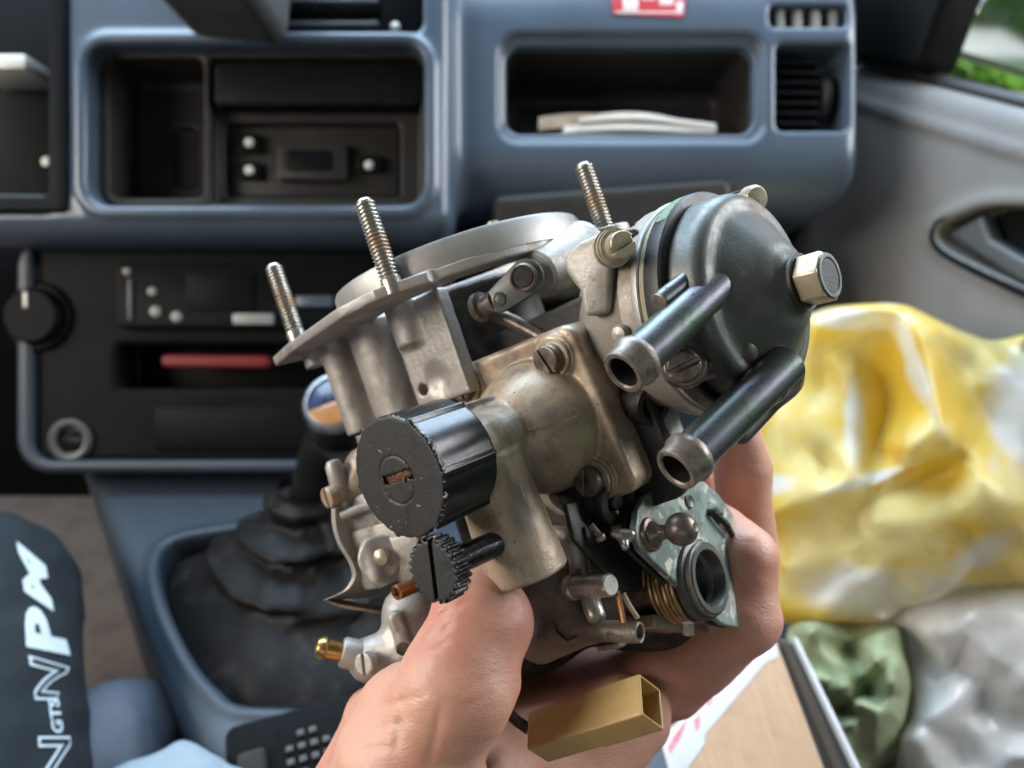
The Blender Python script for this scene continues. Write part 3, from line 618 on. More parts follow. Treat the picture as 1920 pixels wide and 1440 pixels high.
for nm, pts, z0, z1, m in (('body', [(-2, .35), (2, .35), (2.05, .8), (1.5, .95), (-1.9, .98), (-2.05, .8)], -.75, .75, 'carw'), ('cabin', [(-1.6, .96), (1.2, .94), (.55, 1.42), (-1.2, 1.44)], -.66, .66, 'cglass'), ('roof', [(-1.22, 1.45), (.57, 1.43), (.4, 1.5), (-1.0, 1.51)], -.64, .64, 'carw')):
    me = prism([(x * 1000, y * 1000) for x, y in pts], z0 * 1000, z1 * 1000, 60, 3); o = bpy.data.objects.new(nm, me); COL.objects.link(o); o.parent = nc; me.materials.append(M[m]); o.rotation_euler = (R(90), 0, R(90))
wh = sweep([(0, 0, -.1), (0, 0, .1)], 300, 24)
for y in (-1.25, 1.25):
    for x in (-.68, .68):
        o = bpy.data.objects.new('wheel', wh); COL.objects.link(o); o.parent = nc; o.location = (x, y, .3); o.rotation_euler = (0, R(90), 0)
wh.materials.append(M['black'])

# ------------------------------------------------------------------ floor, tunnel console, gear lever
fl = put('car_floor', prism([(-1000, -2000), (1100, -2000), (1100, 900), (-1000, 900)], -12, 0, 0), frame(floorp(300, 1100, 0.62), UP, (1, 0, 0)), M['carpet']); tag(fl, 'brown grey carpet on the car floor', 'floor', None, 'structure')
cab = base('car_cabin', W_inv((0, -0.5, 0.5)), 'dark grey roof lining and side panels of the car cabin', 'car cabin', None, 'structure')
def slab(name, x0, y0, z0, x1, y1, z1, m):
    me = prism([(x0 * 1000, y0 * 1000), (x1 * 1000, y0 * 1000), (x1 * 1000, y1 * 1000), (x0 * 1000, y1 * 1000)], z0 * 1000, z1 * 1000, 8)
    o = bpy.data.objects.new(name, me); COL.objects.link(o); o.parent = cab; o.location = -cab.location; me.materials.append(M[m])
slab('roof_lining', -1.0, -1.4, 1.46, 0.85, 0.42, 1.52, 'column')
slab('side_panel', -1.02, -1.4, 0.4, -0.97, 0.9, 0.98, 'dark')
slab('side_panel', -1.02, -1.4, 0.98, -0.97, -0.5, 1.46, 'dark')
slab('rear_panel', -1.0, -1.42, 0.4, 0.85, -1.38, 1.0, 'dark')
slab('side_panel', 0.80, -1.4, 0.4, 0.86, 0.9, 0.88, 'dark')
slab('front_bulkhead', -1.0, 0.85, 0.4, 0.62, 0.9, 0.98, 'black')
HC = 0.36
cn = base('centre_tunnel', floorp(380, 1150, HC), 'slate blue plastic tunnel console around the gear lever', 'centre console')
NF = frame(floorp(470, 1120, HC), UP, (1, 0, 0))
def onf(px, py, h=HC):
    q = floorp(px, py, h) - NF[:3, 3]; return q.dot(NF[:3, 0]) * 1000, q.dot(NF[:3, 1]) * 1000
cpts = [onf(*p) for p in ((150, 860), (205, 1000), (255, 1150), (330, 1330), (430, 1560), (1500, 1560), (1100, 860))]
bpts = [onf(*p) for p in ((640, 955), (470, 985), (330, 1010), (292, 1050), (300, 1130), (345, 1230), (400, 1300), (470, 1335), (700, 1300), (760, 1050))]
def closed(pts, n=4):
    q = spline([np.array((*p, 0.)) for p in pts[-2:] + pts + pts[:2]], n); return [(float(a[0]), float(a[1])) for a in q[n * 2:-n * 1 - 1 - n + n]][:len(pts) * n]
bps = closed(bpts)
def f_con(Q):
    z = Q[..., 2]
    d = smax(s_poly(Q, cpts), z, 16)
    d = np.maximum(d, -260 - z)
    b = s_poly(Q, bps)
    d = smin(d, smax(np.abs(b) - 4, np.abs(z - 1) - 2, 3), 4)
    return smax(d, -np.maximum(b + 4, -26 - z), 4)
put('console_shell', nets((-250, -190, -264), (420, 200, 14), 3.4, f_con), NF, M['console'], cn)
gv = base('gear_lever', floorp(560, 1050, HC - 0.05), 'black gear lever with folded leather boot and chrome ringed knob', 'gear lever')
# boot: rings from the frame up to the neck
neck = P(592, 905, 0.515); ctr = floorp(510, 1150, HC + 0.02); nb = 46; ns = 72; V = []; Fc = []
bp3 = [NF[:3, 3] + NF[:3, 0] * x / 1000 + NF[:3, 1] * y / 1000 - UP * 0.022 for x, y in bpts]
def ringpt(t):
    n = len(bp3); u = (t % 1) * n; i = int(u) % n; f = u - int(u); a, b, c, d = bp3[i - 1], bp3[i], bp3[(i + 1) % n], bp3[(i + 2) % n]
    return 0.5 * ((2 * b) + (c - a) * f + (2 * a - 5 * b + 4 * c - d) * f * f + (3 * b - a - 3 * c + d) * f ** 3)
for i in range(nb):
    u = i / (nb - 1)
    for k in range(ns):
        t = k / ns; r0 = ringpt(t); an = 2 * math.pi * t
        nk = neck + 0.024 * np.array((math.cos(an + 2.2), 0.35 * math.sin(an + 2.2), -math.sin(an + 2.2)))
        s_ = u ** 0.62; p = r0 * (1 - s_) + nk * s_
        w_ = u * 21 + 0.9 * math.sin(an + .6) + .35 * math.sin(3 * an); fold = 0.0085 * (1 - 2 * abs(math.sin(w_ / 2)) ** 1.4) * math.sin(math.pi * min(1, u * 1.02)) ** .7 + 0.0012 * math.sin(u * 40 + 5 * math.sin(2 * an)) * math.sin(math.pi * u)
        out = p - (ctr * (1 - s_) + neck * s_); out = nrm(out + UP * 0.001)
        p = p + out * fold - UP * (0.010 * math.sin(math.pi * u)); V.append(p)
for i in range(nb - 1):
    for k in range(ns): k2 = (k + 1) % ns; Fc.append((i * ns + k, i * ns + k2, (i + 1) * ns + k2, (i + 1) * ns + k))
put('boot', mesh(V, Fc, angle=180), I4, M['leather'], gv)
kt = P(642, 778, 0.470)
put('stick', sweep(spline([neck - (0, .01, .0), neck * .5 + kt * .5, kt - (0, 0.012, 0)], 5), 17, 24), I4, M['leather'], gv)
kF, _ = ax(neck, kt); kF[:3, 3] = kt
kb = put('knob', lathe([(14, -26), (17, -20), (19.5, -8), (20, 4), (18, 10), (14, 15), (0, 18)], 36), kF, M['leather'], gv)
kF2 = frame(kt + (0.0, 0.004, 0.008), (-0.1, 0.45, 0.9))
put('knob_ring', lathe([(16.5, 4), (19.5, 6), (19.8, 9), (17.5, 11.5), (15.5, 11.6), (15, 8)], 40), kF2, M['chrome'], kb)
def half(a0, a1, r): return [(0, 0)] + [(r * math.cos(R(a0 + (a1 - a0) * k / 14)), r * math.sin(R(a0 + (a1 - a0) * k / 14))) for k in range(15)]
put('knob_half', prism(half(20, 200, 15.6)[1:], 6, 10.5, 0.8), kF2, M['blue'], kb)
put('knob_half', prism(half(205, 375, 15.6)[1:], 6, 12.5, 0.8), kF2, M['orange'], kb)  # orange-brown half of the knob face
# switch panel behind the boot
sp = base('switch_console', P(580, 1400, 0.40), 'black switch block with rows of small buttons behind the gear boot', 'switch panel')
SF = frame(P(590, 1400, 0.405), nrm(UP * 0.8 + np.array((0, 0, 0.55))), nrm(P(760, 1255, .40) - P(440, 1365, .40)))
put('panel_body', prism(rrect(-45, -60, 70, 22, 6), -60, 0, 3), SF, M['dark'], sp)
put('panel_plate', prism(rrect(-18, -50, 60, 14, 2), -1, 1.2, 0.6), SF, M['black'], sp)
put('window_switch', prism(rrect(-38, -36, -24, 6, 2), -2, 4, 1.5), SF, M['dark2'], sp)
sk = prism(rrect(-1.8, -1.5, 1.8, 1.5, .6), 0, 2.0, 0.4)
for i in range(6):
    for k in range(7):
        if rng.random() < .8: F = SF.copy(); F[:3, 3] = SF[:3, 3] + SF[:3, 0] * (-12 + i * 6.2) / 1000 + SF[:3, 1] * (8 - k * 6.4) / 1000 + SF[:3, 2] * 0.001; put('panel_button', sk, F, M['dark2'] if rng.random() < .7 else M['column'], sp)

# ------------------------------------------------------------------ the driver's leg, seat, cloth
leg = base('person', P(10, 1250, 0.42), 'left hand gripping the carburettor from below, knee in black trousers with white letters', 'person')
def f_leg(Q):
    d = s_cone(Q, P(-45, 1135, .455) * 1000, P(-100, 1700, .345) * 1000, 52, 60)
    d = smin(d, s_cone(Q, P(-55, 1160, .46) * 1000, P(-200, 1300, .62) * 1000, 48, 40), 25)
    return d + 1.6 * vnoise(Q, 22, 3) + 0.8 * np.sin((Q[..., 0] + Q[..., 1] * 0.2) / 2.2 + 2) * np.exp(-((Q[..., 0] + 300) / 5) ** 2)
lo_, hi_ = np.array((-470, -320, -680.)), np.array((-150, -30, -270.))
lm = nets(lo_, hi_, 3.2, f_leg, angle=180)
lgo = put('trouser_leg', lm, I4, M['fabric_b'], leg)
bv = BVHTree.FromPolygons([v.co.copy() for v in lm.vertices], [tuple(p.vertices) for p in lm.polygons])
def decal(name, V2, F2, m, parent, off=0.0007):
    "print laid on the cloth: a flat outline cast on to the surface along the sight line"
    V = []
    for (px, py) in V2:
        d = Vector(P(px, py, 1.0)).normalized(); h, n, i, ds = bv.ray_cast(Vector((0, 0, 0)), d)
        if h is None: return None
        V.append(np.array(h) + np.array(n) * off)
    return put(name, mesh(V, F2), I4, m, parent)
def letter(name, s, quad, m, offs=0.028, bounds=None, off=.0007):
    cu = bpy.data.curves.new('t', 'FONT'); cu.body = s; cu.size = 1; cu.resolution_u = 3
    cu.offset = offs
    ob = bpy.data.objects.new('t', cu); COL.objects.link(ob); bpy.context.view_layer.update()
    me = bpy.data.meshes.new_from_object(ob); bpy.data.objects.remove(ob)
    bm = bmesh.new(); bm.from_mesh(me); bmesh.ops.triangulate(bm, faces=bm.faces)
    for _ in range(2): bmesh.ops.subdivide_edges(bm, edges=bm.edges, cuts=1, use_grid_fill=True)
    bmesh.ops.triangulate(bm, faces=bm.faces)
    xs = [v.co.x for v in bm.verts]; ys = [v.co.y for v in bm.verts]; x0, x1, y0, y1 = bounds or (min(xs), max(xs), min(ys), max(ys))
    q = np.array(quad, float); V2 = []; bm.verts.index_update()
    for v in bm.verts:
        u, w = (v.co.x - x0) / (x1 - x0), (v.co.y - y0) / (y1 - y0)
        V2.append(q[0] * (1 - u) * (1 - w) + q[1] * u * (1 - w) + q[2] * u * w + q[3] * (1 - u) * w)
    F2 = [tuple(v.index for v in f.verts) for f in bm.faces]; bm.free(); bpy.data.meshes.remove(me)
    return decal(name, V2, F2, m, lgo, off), (x0, x1, y0, y1)
# quads in reading order: bottom left, bottom right, top right, top left of the letter (the word climbs up the thigh)
for q in ([(135, 1472), (129, 1382), (69, 1382), (76, 1472)], [(104, 1314), (128, 1252), (52, 1230), (64, 1314)]):
    _, bd = letter('printed_letter', 'N', q, M['print'], .035); letter('letter_inside', 'N', q, M['fabric_b'], -.012, bd, .0013)
letter('printed_letter', 'GTS', [(118, 1376), (108, 1310), (88, 1312), (96, 1376)], M['print'])
letter('printed_letter', 'P', [(130, 1230), (108, 1150), (44, 1134), (48, 1214)], M['print'], .05)
letter('printed_letter', 'M', [(99, 1148), (84, 1062), (30, 1016), (44, 1110)], M['print'], .05)
se = base('driver_seat', P(220, 1430, 0.46), 'grey blue cloth seat edge beside the dark trouser leg', 'seat')
put('cushion', nets((-300, -330, -600), (-120, -150, -380), 3.4, lambda Q: smin(s_ell(Q, P(205, 1470, .47) * 1000, (46, 58, 70)), s_ell(Q, P(165, 1490, .44) * 1000, (30, 48, 50)), 14) + 1.0 * vnoise(Q, 24, 5)), I4, M['seat'], se)
def f_pale(Q):
    a = P(340, 1424, .40) * 1000
    d = s_cone(Q, a, P(240, 1530, .38) * 1000, 6, 26); d = smin(d, s_cone(Q, a, P(430, 1540, .38) * 1000, 6, 22), 12)
    return smin(d, s_ell(Q, P(330, 1540, .39) * 1000, (40, 26, 20)), 14) + 1.6 * vnoise(Q, 12, 9)
tag(put('cloth', nets((-250, -260, -440), (-90, -160, -340), 2.2, f_pale), I4, M['pale']), 'pale blue cloth heaped at the bottom edge left of the hand', 'cloth')

# ------------------------------------------------------------------ passenger side: seat, box, bags, green cloth
ps = base('passenger_seat', P(1500, 1500, 0.62), 'dark grey cloth passenger seat under the box and the bags', 'seat')
put('seat_cushion', prism(rrect(-330, -260, 300, 330, 60), -110, 0, 30, 4), frame(P(1480, 1270, 0.60), nrm(UP * .9 + np.array((0, 0, .35))), (1, 0, 0)), M['seat_d'], ps)
put('seat_bolster', nets((-10, -290, -560), (120, -130, -360), 3.4, lambda Q: s_cone(Q, P(1010, 1475, .47) * 1000, P(1330, 1400, .50) * 1000, 38, 30) + .6 * vnoise(Q, 25, 2)), I4, M['seat_d'], ps)
bx = base('cardboard_box', P(1420, 1400, 0.40), 'brown cardboard box corner with white tape and faded pink print', 'box')
p0, p1, p2 = P(1452, 1192, .425), P(1545, 1450, .372), P(1236, 1382, .385)
BF = frame(p0, np.cross(p2 - p0, p1 - p0), p1 - p0)
if BF[2, 2] < 0: BF[:3, 1] *= -1; BF[:3, 2] *= -1
def onb(px, py): return on_plane(px, py, BF)
def ccw(p):
    a = sum(p[i - 1][0] * p[i][1] - p[i][0] * p[i - 1][1] for i in range(len(p))); return p if a > 0 else p[::-1]
put('lid', prism(ccw([onb(*p) for p in ((1452, 1192), (1575, 1520), (1290, 1520), (1236, 1382))]), -3, 0, .4), BF, M['card'], bx)
put('tape', prism(ccw([onb(*p) for p in ((1453, 1195), (1460, 1232), (1436, 1243), (1322, 1378), (1322, 1395), (1290, 1440), (1262, 1475), (1238, 1384))]), .05, .35, .1), BF, M['tape'], bx)
for q in (((1318, 1312), (1342, 1290), (1334, 1318), (1328, 1326)), ((1252, 1404), (1262, 1382), (1290, 1346), (1276, 1384), (1256, 1416)), ((1300, 1352), (1312, 1340), (1312, 1366), (1304, 1372))):
    put('pink_print', prism(ccw([onb(*p) for p in q]), .36, .5, 0), BF, M['tape_r'], bx)
put('side_wall', prism(ccw([onb(*p) for p in ((1452, 1192), (1498, 1198), (1654, 1520), (1575, 1520))]), -60, -4.5, .4), BF, M['flute'], bx)
put('liner', prism(ccw([onb(*p) for p in ((1488, 1194), (1495, 1196), (1652, 1520), (1642, 1520))]), -60, .3, .3), BF, M['tape'], bx)
e0, e1 = np.array(onb(1471, 1197)), np.array(onb(1609, 1520)); nfl = 58; fp = []
for i in range(nfl * 2):
    q = e0 + (e1 - e0) * i / (nfl * 2); w = (1 if i % 2 else -1) * 2.3; d_ = (e1 - e0) / np.linalg.norm(e1 - e0)
    fp.append(np.array((q[0] - d_[1] * w, q[1] + d_[0] * w, -1.6)) / 1000)
put('corrugation', sweep(fp, 0.6, 6), BF, M['card_d'], bx)

def film(name, cols, tr, rough=0.3):
    m = mat(name, cols[0], rough, 0.0, cols[1], [(90, 0.25, 2)], coat=0.1)
    nt = m.node_tree; b = nt.nodes['Principled BSDF']; out = nt.nodes['Material Output']
    t = nt.nodes.new('ShaderNodeBsdfTranslucent'); mx = nt.nodes.new('ShaderNodeMixShader'); mx.inputs[0].default_value = tr
    nt.links.new(b.inputs['Base Color'].links[0].from_socket, t.inputs[0]); nt.links.new(b.outputs[0], mx.inputs[1]); nt.links.new(t.outputs[0], mx.inputs[2]); nt.links.new(mx.outputs[0], out.inputs[0])
    return m
M['ybag'] = film('yellow_film', ((0.95, 0.66, 0.09), [(9, (0.95, 0.80, 0.34), 0.46, 0.62), (30, (0.92, 0.55, 0.05), 0.58, 0.70)]), 0.45, .42)
M['gbag'] = film('grey_white_film', ((0.82, 0.81, 0.79), [(10, (0.68, 0.665, 0.64), 0.45, 0.6), (24, (0.82, 0.80, 0.75), 0.58, 0.68)]), 0.3)
from mathutils.geometry import delaunay_2d_cdt
def mm(px, py, d): return P(px, py, d) * 1000
def crumpled(name, ctrl, rim, n, jit, seed, m, smooth=2, levels=3, marks=(), fine=.0004, k2=900., parent=None):
    """a thin film or cloth thrown in a heap: creased facets between ridge points, its rim turned back behind"""
    g = np.random.default_rng(seed); c = np.array(ctrl, float); r = np.array(rim, float); allp = np.vstack([c, r])
    from mathutils.geometry import intersect_point_tri_2d
    pts = [tuple(p) for p in allp]; lo_ = r[:, :2].min(0); hi_ = r[:, :2].max(0); poly = r[:, :2]
    def inside(p):
        w = False; j_ = len(poly) - 1
        for i_ in range(len(poly)):
            if (poly[i_, 1] > p[1]) != (poly[j_, 1] > p[1]) and p[0] < (poly[j_, 0] - poly[i_, 0]) * (p[1] - poly[i_, 1]) / (poly[j_, 1] - poly[i_, 1]) + poly[i_, 0]: w = not w
            j_ = i_
        return w
    tries = 0
    while n > 0 and tries < 20000:
        tries += 1; q = g.uniform(lo_, hi_)
        if not inside(q): continue
        dd = ((np.array([p[:2] for p in pts]) - q) ** 2).sum(1)
        if dd.min() < k2: continue
        w = 1 / ((allp[:, :2] - q) ** 2).sum(1) ** 1.5; dpt = (w * allp[:, 2]).sum() / w.sum(); pts.append((*q, dpt + g.normal() * jit)); n -= 1
    vo, eo, fo, *_r = delaunay_2d_cdt([Vector(p[:2]) for p in pts], [], [], 0, 1e-6)
    pa = np.array(pts); V = []
    for v in vo:
        k = ((pa[:, :2] - np.array(v)) ** 2).sum(1).argmin(); V.append(P(*pa[k]))
    bm = bmesh.new(); vv = [bm.verts.new(v) for v in V]
    for f in fo:
        ce = np.mean([np.array(vo[i_]) for i_ in f], 0)
        if inside(ce): bm.faces.new([vv[i_] for i_ in f])
    for _ in range(levels):
        bmesh.ops.subdivide_edges(bm, edges=bm.edges[:], cuts=1, use_grid_fill=True); bmesh.ops.triangulate(bm, faces=bm.faces[:])
        if _ == 1:
            for v in bm.verts: v.co += Vector(g.normal(size=3)) * fine
        bmesh.ops.smooth_vert(bm, verts=bm.verts[:], factor=.5, use_axis_x=True, use_axis_y=True, use_axis_z=True)
    for _ in range(smooth): bmesh.ops.smooth_vert(bm, verts=bm.verts[:], factor=.5, use_axis_x=True, use_axis_y=True, use_axis_z=True)
    loose = [v for v in bm.verts if not v.link_faces]; bmesh.ops.delete(bm, geom=loose, context='VERTS')
    bmesh.ops.recalc_face_normals(bm, faces=bm.faces)
    me = bpy.data.meshes.new('mesh'); bm.to_mesh(me); bm.free(); me.polygons.foreach_set('use_smooth', [True] * len(me.polygons))
    if marks:
        at = me.attributes.new('print', 'FLOAT', 'POINT'); vals = []  # mask of white print and of painted fold highlights
        for v in me.vertices:
            px, py = 960 + FPX * v.co.x / -v.co.z, 720 - FPX * v.co.y / -v.co.z
            vals.append(max(max(0, 1.25 - (((px - a) * math.cos(R(t)) + (py - b_) * math.sin(R(t))) ** 2 / ra ** 2 + (-(px - a) * math.sin(R(t)) + (py - b_) * math.cos(R(t))) ** 2 / rb ** 2) ** .5) for a, b_, ra, rb, t in marks))
        at.data.foreach_set('value', vals)
    return put(name, me, I4, m, parent)
nt = M['ybag'].node_tree; at_ = nt.nodes.new('ShaderNodeAttribute'); at_.attribute_name = 'print'
mxp = nt.nodes.new('ShaderNodeMix'); mxp.data_type = 'RGBA'; mrp = nt.nodes.new('ShaderNodeMapRange'); mrp.inputs[1].default_value = .25; mrp.inputs[2].default_value = .75
nz_ = nt.nodes.new('ShaderNodeTexNoise'); nz_.inputs['Scale'].default_value = 38; nz_.inputs['Detail'].default_value = 4; tc_ = nt.nodes.new('ShaderNodeTexCoord'); nt.links.new(tc_.outputs['Object'], nz_.inputs['Vector'])
ma_ = nt.nodes.new('ShaderNodeMath'); ma_.operation = 'MULTIPLY_ADD'; nt.links.new(nz_.outputs['Fac'], ma_.inputs[0]); ma_.inputs[1].default_value = 1.5; nt.links.new(at_.outputs['Fac'], ma_.inputs[2])
mb_ = nt.nodes.new('ShaderNodeMath'); mb_.operation = 'SUBTRACT'; nt.links.new(ma_.outputs[0], mb_.inputs[0]); mb_.inputs[1].default_value = .75; nt.links.new(mb_.outputs[0], mrp.inputs[0]); nt.links.new(mrp.outputs[0], mxp.inputs['Factor'])
src_ = nt.nodes['Principled BSDF'].inputs['Base Color'].links[0].from_socket; nt.links.new(src_, mxp.inputs['A']); mxp.inputs['B'].default_value = (0.92, 0.90, 0.84, 1)
for l_ in list(src_.links):
    if l_.to_node != mxp: nt.links.new(mxp.outputs['Result'], l_.to_socket)
yc = [(1510, 602, .500), (1560, 579, .485), (1640, 572, .480), (1697, 576, .475), (1750, 600, .480), (1800, 627, .487), (1860, 647, .490), (1920, 632, .480),
      (1600, 648, .497), (1540, 645, .503), (1690, 645, .490), (1580, 610, .488), (1598, 700, .486), (1612, 770, .483), (1604, 815, .480), (1560, 835, .478), (1500, 830, .486), (1450, 800, .490),
      (1545, 720, .508), (1500, 690, .510), (1655, 710, .512), (1665, 790, .512), (1640, 850, .505), (1560, 880, .49),
      (1715, 650, .468), (1742, 725, .460), (1790, 830, .450), (1840, 900, .443), (1872, 930, .440), (1862, 985, .445), (1800, 960, .452), (1810, 690, .492), (1860, 790, .482), (1770, 650, .482), (1890, 880, .46),
      (1440, 968, .470), (1520, 932, .460), (1600, 900, .452), (1700, 842, .447), (1765, 803, .450), (1480, 1003, .488), (1600, 962, .482), (1700, 912, .480), (1775, 880, .475), (1540, 975, .47),
      (1450, 1060, .476), (1560, 1045, .466), (1680, 1020, .460), (1800, 1045, .455), (1920, 1000, .450), (1640, 980, .462), (1740, 970, .456),
      (1455, 1158, .476), (1540, 1168, .466), (1660, 1163, .462), (1750, 1126, .460), (1800, 1093, .458), (1920, 1088, .455), (1600, 1110, .460), (1700, 1085, .462), (1920, 720, .475), (1880, 700, .478), (1960, 800, .470), (1960, 950, .455)]
yr = [(1400, 640, .56), (1480, 600, .56), (1550, 572, .545), (1640, 566, .54), (1700, 569, .54), (1752, 594, .545), (1802, 620, .55), (1860, 640, .55), (1920, 624, .545), (2010, 612, .54), (2020, 900, .52), (2010, 1100, .54), (1920, 1102, .53), (1800, 1108, .53), (1752, 1142, .53), (1660, 1178, .53), (1540, 1184, .53), (1440, 1172, .53), (1390, 1000, .56), (1380, 800, .56)]
M['ybag'].use_backface_culling = False
yb_ = crumpled('plastic_bag', yc, yr, 34, .0020, 5, M['ybag'], 1, 3, [(1610, 598, 120, 28, 0), (1716, 690, 150, 24, 68), (1925, 765, 95, 125, 0), (1625, 1110, 170, 62, 8), (1440, 905, 50, 26, 0), (1850, 1030, 80, 34, -30), (1760, 1120, 80, 40, -20), (1600, 790, 24, 120, 0), (1610, 905, 120, 16, -18)])  # white print patches, plus highlights painted along the fold ridges
tag(yb_, 'crumpled yellow and white plastic carrier bag heaped beside the hand', 'bag')
gc_ = [(1700, 1150, .475), (1740, 1200, .465), (1760, 1290, .470), (1720, 1300, .475), (1700, 1260, .48), (1790, 1170, .462), (1860, 1230, .456), (1930, 1275, .45), (1830, 1130, .470), (1920, 1120, .468), (1980, 1180, .46), (1850, 1290, .468), (1920, 1340, .462), (1840, 1330, .472), (1790, 1310, .452), (1720, 1365, .446), (1690, 1400, .448), (1840, 1370, .455), (1900, 1420, .45), (1780, 1400, .46), (1960, 1420, .45), (1700, 1460, .455), (1800, 1480, .445), (1640, 1440, .452), (1600, 1480, .45), (1620, 1180, .51), (1690, 1180, .50)]
gr_ = [(1560, 1120, .55), (1700, 1090, .54), (1850, 1085, .53), (2030, 1085, .53), (2040, 1300, .50), (2030, 1560, .49), (1800, 1560, .48), (1580, 1560, .48), (1585, 1450, .52), (1660, 1420, .53), (1690, 1330, .53), (1680, 1200, .54), (1570, 1180, .55)]
gb_ = crumpled('plastic_bag', gc_, gr_, 40, .005, 8, M['gbag'], 0, 3)
tag(gb_, 'grey white plastic bag lying behind the box and under the yellow bag', 'bag')
cc_ = [(1520, 1190, .452), (1560, 1185, .458), (1600, 1200, .465), (1650, 1190, .452), (1680, 1180, .46), (1585, 1220, .47), (1560, 1240, .446), (1590, 1290, .440), (1580, 1330, .458), (1615, 1240, .462), (1625, 1300, .465), (1645, 1240, .438), (1675, 1290, .436), (1690, 1250, .445), (1650, 1330, .440), (1680, 1340, .446), (1615, 1320, .434), (1560, 1400, .436), (1600, 1360, .438), (1620, 1345, .446), (1640, 1390, .445), (1600, 1420, .452), (1560, 1440, .440), (1520, 1270, .442), (1540, 1310, .448), (1505, 1220, .46), (1670, 1380, .452), (1530, 1250, .46), (1700, 1300, .46)]
cr_ = [(1470, 1160, .50), (1560, 1160, .50), (1640, 1165, .50), (1700, 1165, .50), (1720, 1280, .50), (1715, 1380, .49), (1680, 1450, .49), (1600, 1500, .48), (1530, 1480, .48), (1480, 1300, .49)]
cc_ = [(a, b_, .449 + (c_ - .449) * 1.9) for a, b_, c_ in cc_]
cl_ = crumpled('cloth', cc_, cr_, 34, .005, 11, M['gcloth'], 0, 3, k2=420.)
tag(cl_, 'crumpled sage green cloth between the box and the grey bag', 'cloth')

# ================================================================== THE CARBURETTOR (local millimetres: c front left, b front right, a up)
cb = base('carburettor', L(0, 0, -60), 'dirty grey metal carburettor with black knob, studs and hose tubes, held in a hand', 'carburettor')
fC = lambda c, b, a, x=None: frame(L(c, b, a), CC, BB if x is None else x)      # z along C, x along B, y along -A ... (y = C x B = A)
fB = lambda c, b, a: frame(L(c, b, a), BB, AA)
fA = lambda c, b, a: frame(L(c, b, a), AA, BB)
def part(name, me, F, m, parent=None, label=None): return put(name, me, F, M[m] if isinstance(m, str) else m, parent or cb, label)
# air horn ring with its flange
part('air_horn_ring', lathe([(39, -1), (44.4, -1), (44.4, 1), (44.1, 6.6), (43.6, 7.5), (42.2, 7.5), (41.6, 7), (41.0, 0), (39, -1)], 120, cap=False), fA(-10.5, -6, 0), 'alu_m')
def f_flange(Q):
    d = np.maximum(np.sqrt((Q[..., 0] + 9) ** 2 + (Q[..., 1] + 6) ** 2) - 43.5, np.abs(Q[..., 2] + 2) - 1.7)
    ear = smax(s_poly(Q, [(4, -72), (26, -73), (33, -52), (41, -12), (40, 4), (30, 16), (4, 10)], 1), np.abs(Q[..., 2] + 2.1) - 1.7, .4)
    d = smin(d, ear, 2)
    d = smin(d, s_cyl(Q, (-35, 39, -3.8), (-35, 39, -.4), 8, rd=.4), 12)
    d = np.maximum(d, 33 - np.sqrt((Q[..., 0] + 9) ** 2 + (Q[..., 1] + 6) ** 2))
    return d
part('top_flange', nets((-58, -78, -5), (46, 52, 1), 0.62, f_flange), LF, 'alu')
prof = [(0, 0), (3.2, 0), (3.2, 4), (3.0, 4.6)]
z = 4.6
while z < 27.5: prof += [(3.1, z + .2), (3.1, z + .45), (2.25, z + .8), (2.25, z + .95)]; z += 1.2
prof += [(2.5, z), (1.9, z + .7), (0, z + .7)]
stud_me = lathe(prof, 28)
for c, b, a in ((27, -55.5, -.5), (35.2, 7.2, -3.4), (-35, 39.3, -6)): part('stud', stud_me, fA(c, b, a), 'stud')
part('vent_pin', lathe([(1.8, 0), (1.8, 8), (2.4, 8.3), (2.4, 10.6), (1.9, 11.6), (0, 11.6)], 20), ax(P(934, 475, .286), P(924, 415, .286))[0], 'screw')
# main body: front plate, ribs and columns under the flange
def f_body(Q):
    d = s_box(Q, (16, -14, -37.5), (21.5, 10, -4), .8)
    d = smin(d, s_cyl(Q, (15, -52.5, -37), (15, -52.5, -3), 5.6, 6.0), 3)
    d = smin(d, s_cyl(Q, (13, -31, -38.5), (13, -31, -3), 9.5, 10), 4)
    d = smin(d, s_box(Q, (2, -55, -37), (12, -8, -3), 2), 4)
    d = smin(d, s_cyl(Q, (20, -7.5, -17), (20, -7.5, -3), 5.6, 6.2, .5), 2.4)
    d = smin(d, s_box(Q, (-2, -56, -47), (10, -16, -34), 2), 3)
    d = smin(d, s_cyl(Q, (18, -62, -9), (18, -62, -3), 4, rd=.6), 1.5)
    d = smax(d, -s_cyl(Q, (18, -9.6, -31.5), (25, -9.6, -31.5), 1.9), .5)
    d = smax(d, -s_sph(Q, (26, -2, -30), 6.5), 2)
    return d + .12 * vnoise(Q, 3, 4)
part('main_body', nets((-4, -68, -50), (26, 14, -1), 0.55, f_body), LF, 'alu')
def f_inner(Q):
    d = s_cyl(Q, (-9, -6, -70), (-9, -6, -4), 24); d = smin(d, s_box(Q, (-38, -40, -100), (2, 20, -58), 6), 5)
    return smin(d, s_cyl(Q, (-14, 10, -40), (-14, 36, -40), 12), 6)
part('void_shade_core', nets((-42, -46, -104), (20, 40, -2), 1.0, f_inner), LF, 'alu_d')  # dark solid added so the void behind the plate looks shaded
part('bowl_boss', lathe([(3.2, -14), (5.2, -12), (5.6, 0), (0, 0)], 24), fA(14, -50, -38), 'alu_l')
part('bowl_boss', lathe([(3, -9), (4.6, -8), (5, 0), (0, 0)], 24), fA(12, -36, -39), 'tan')
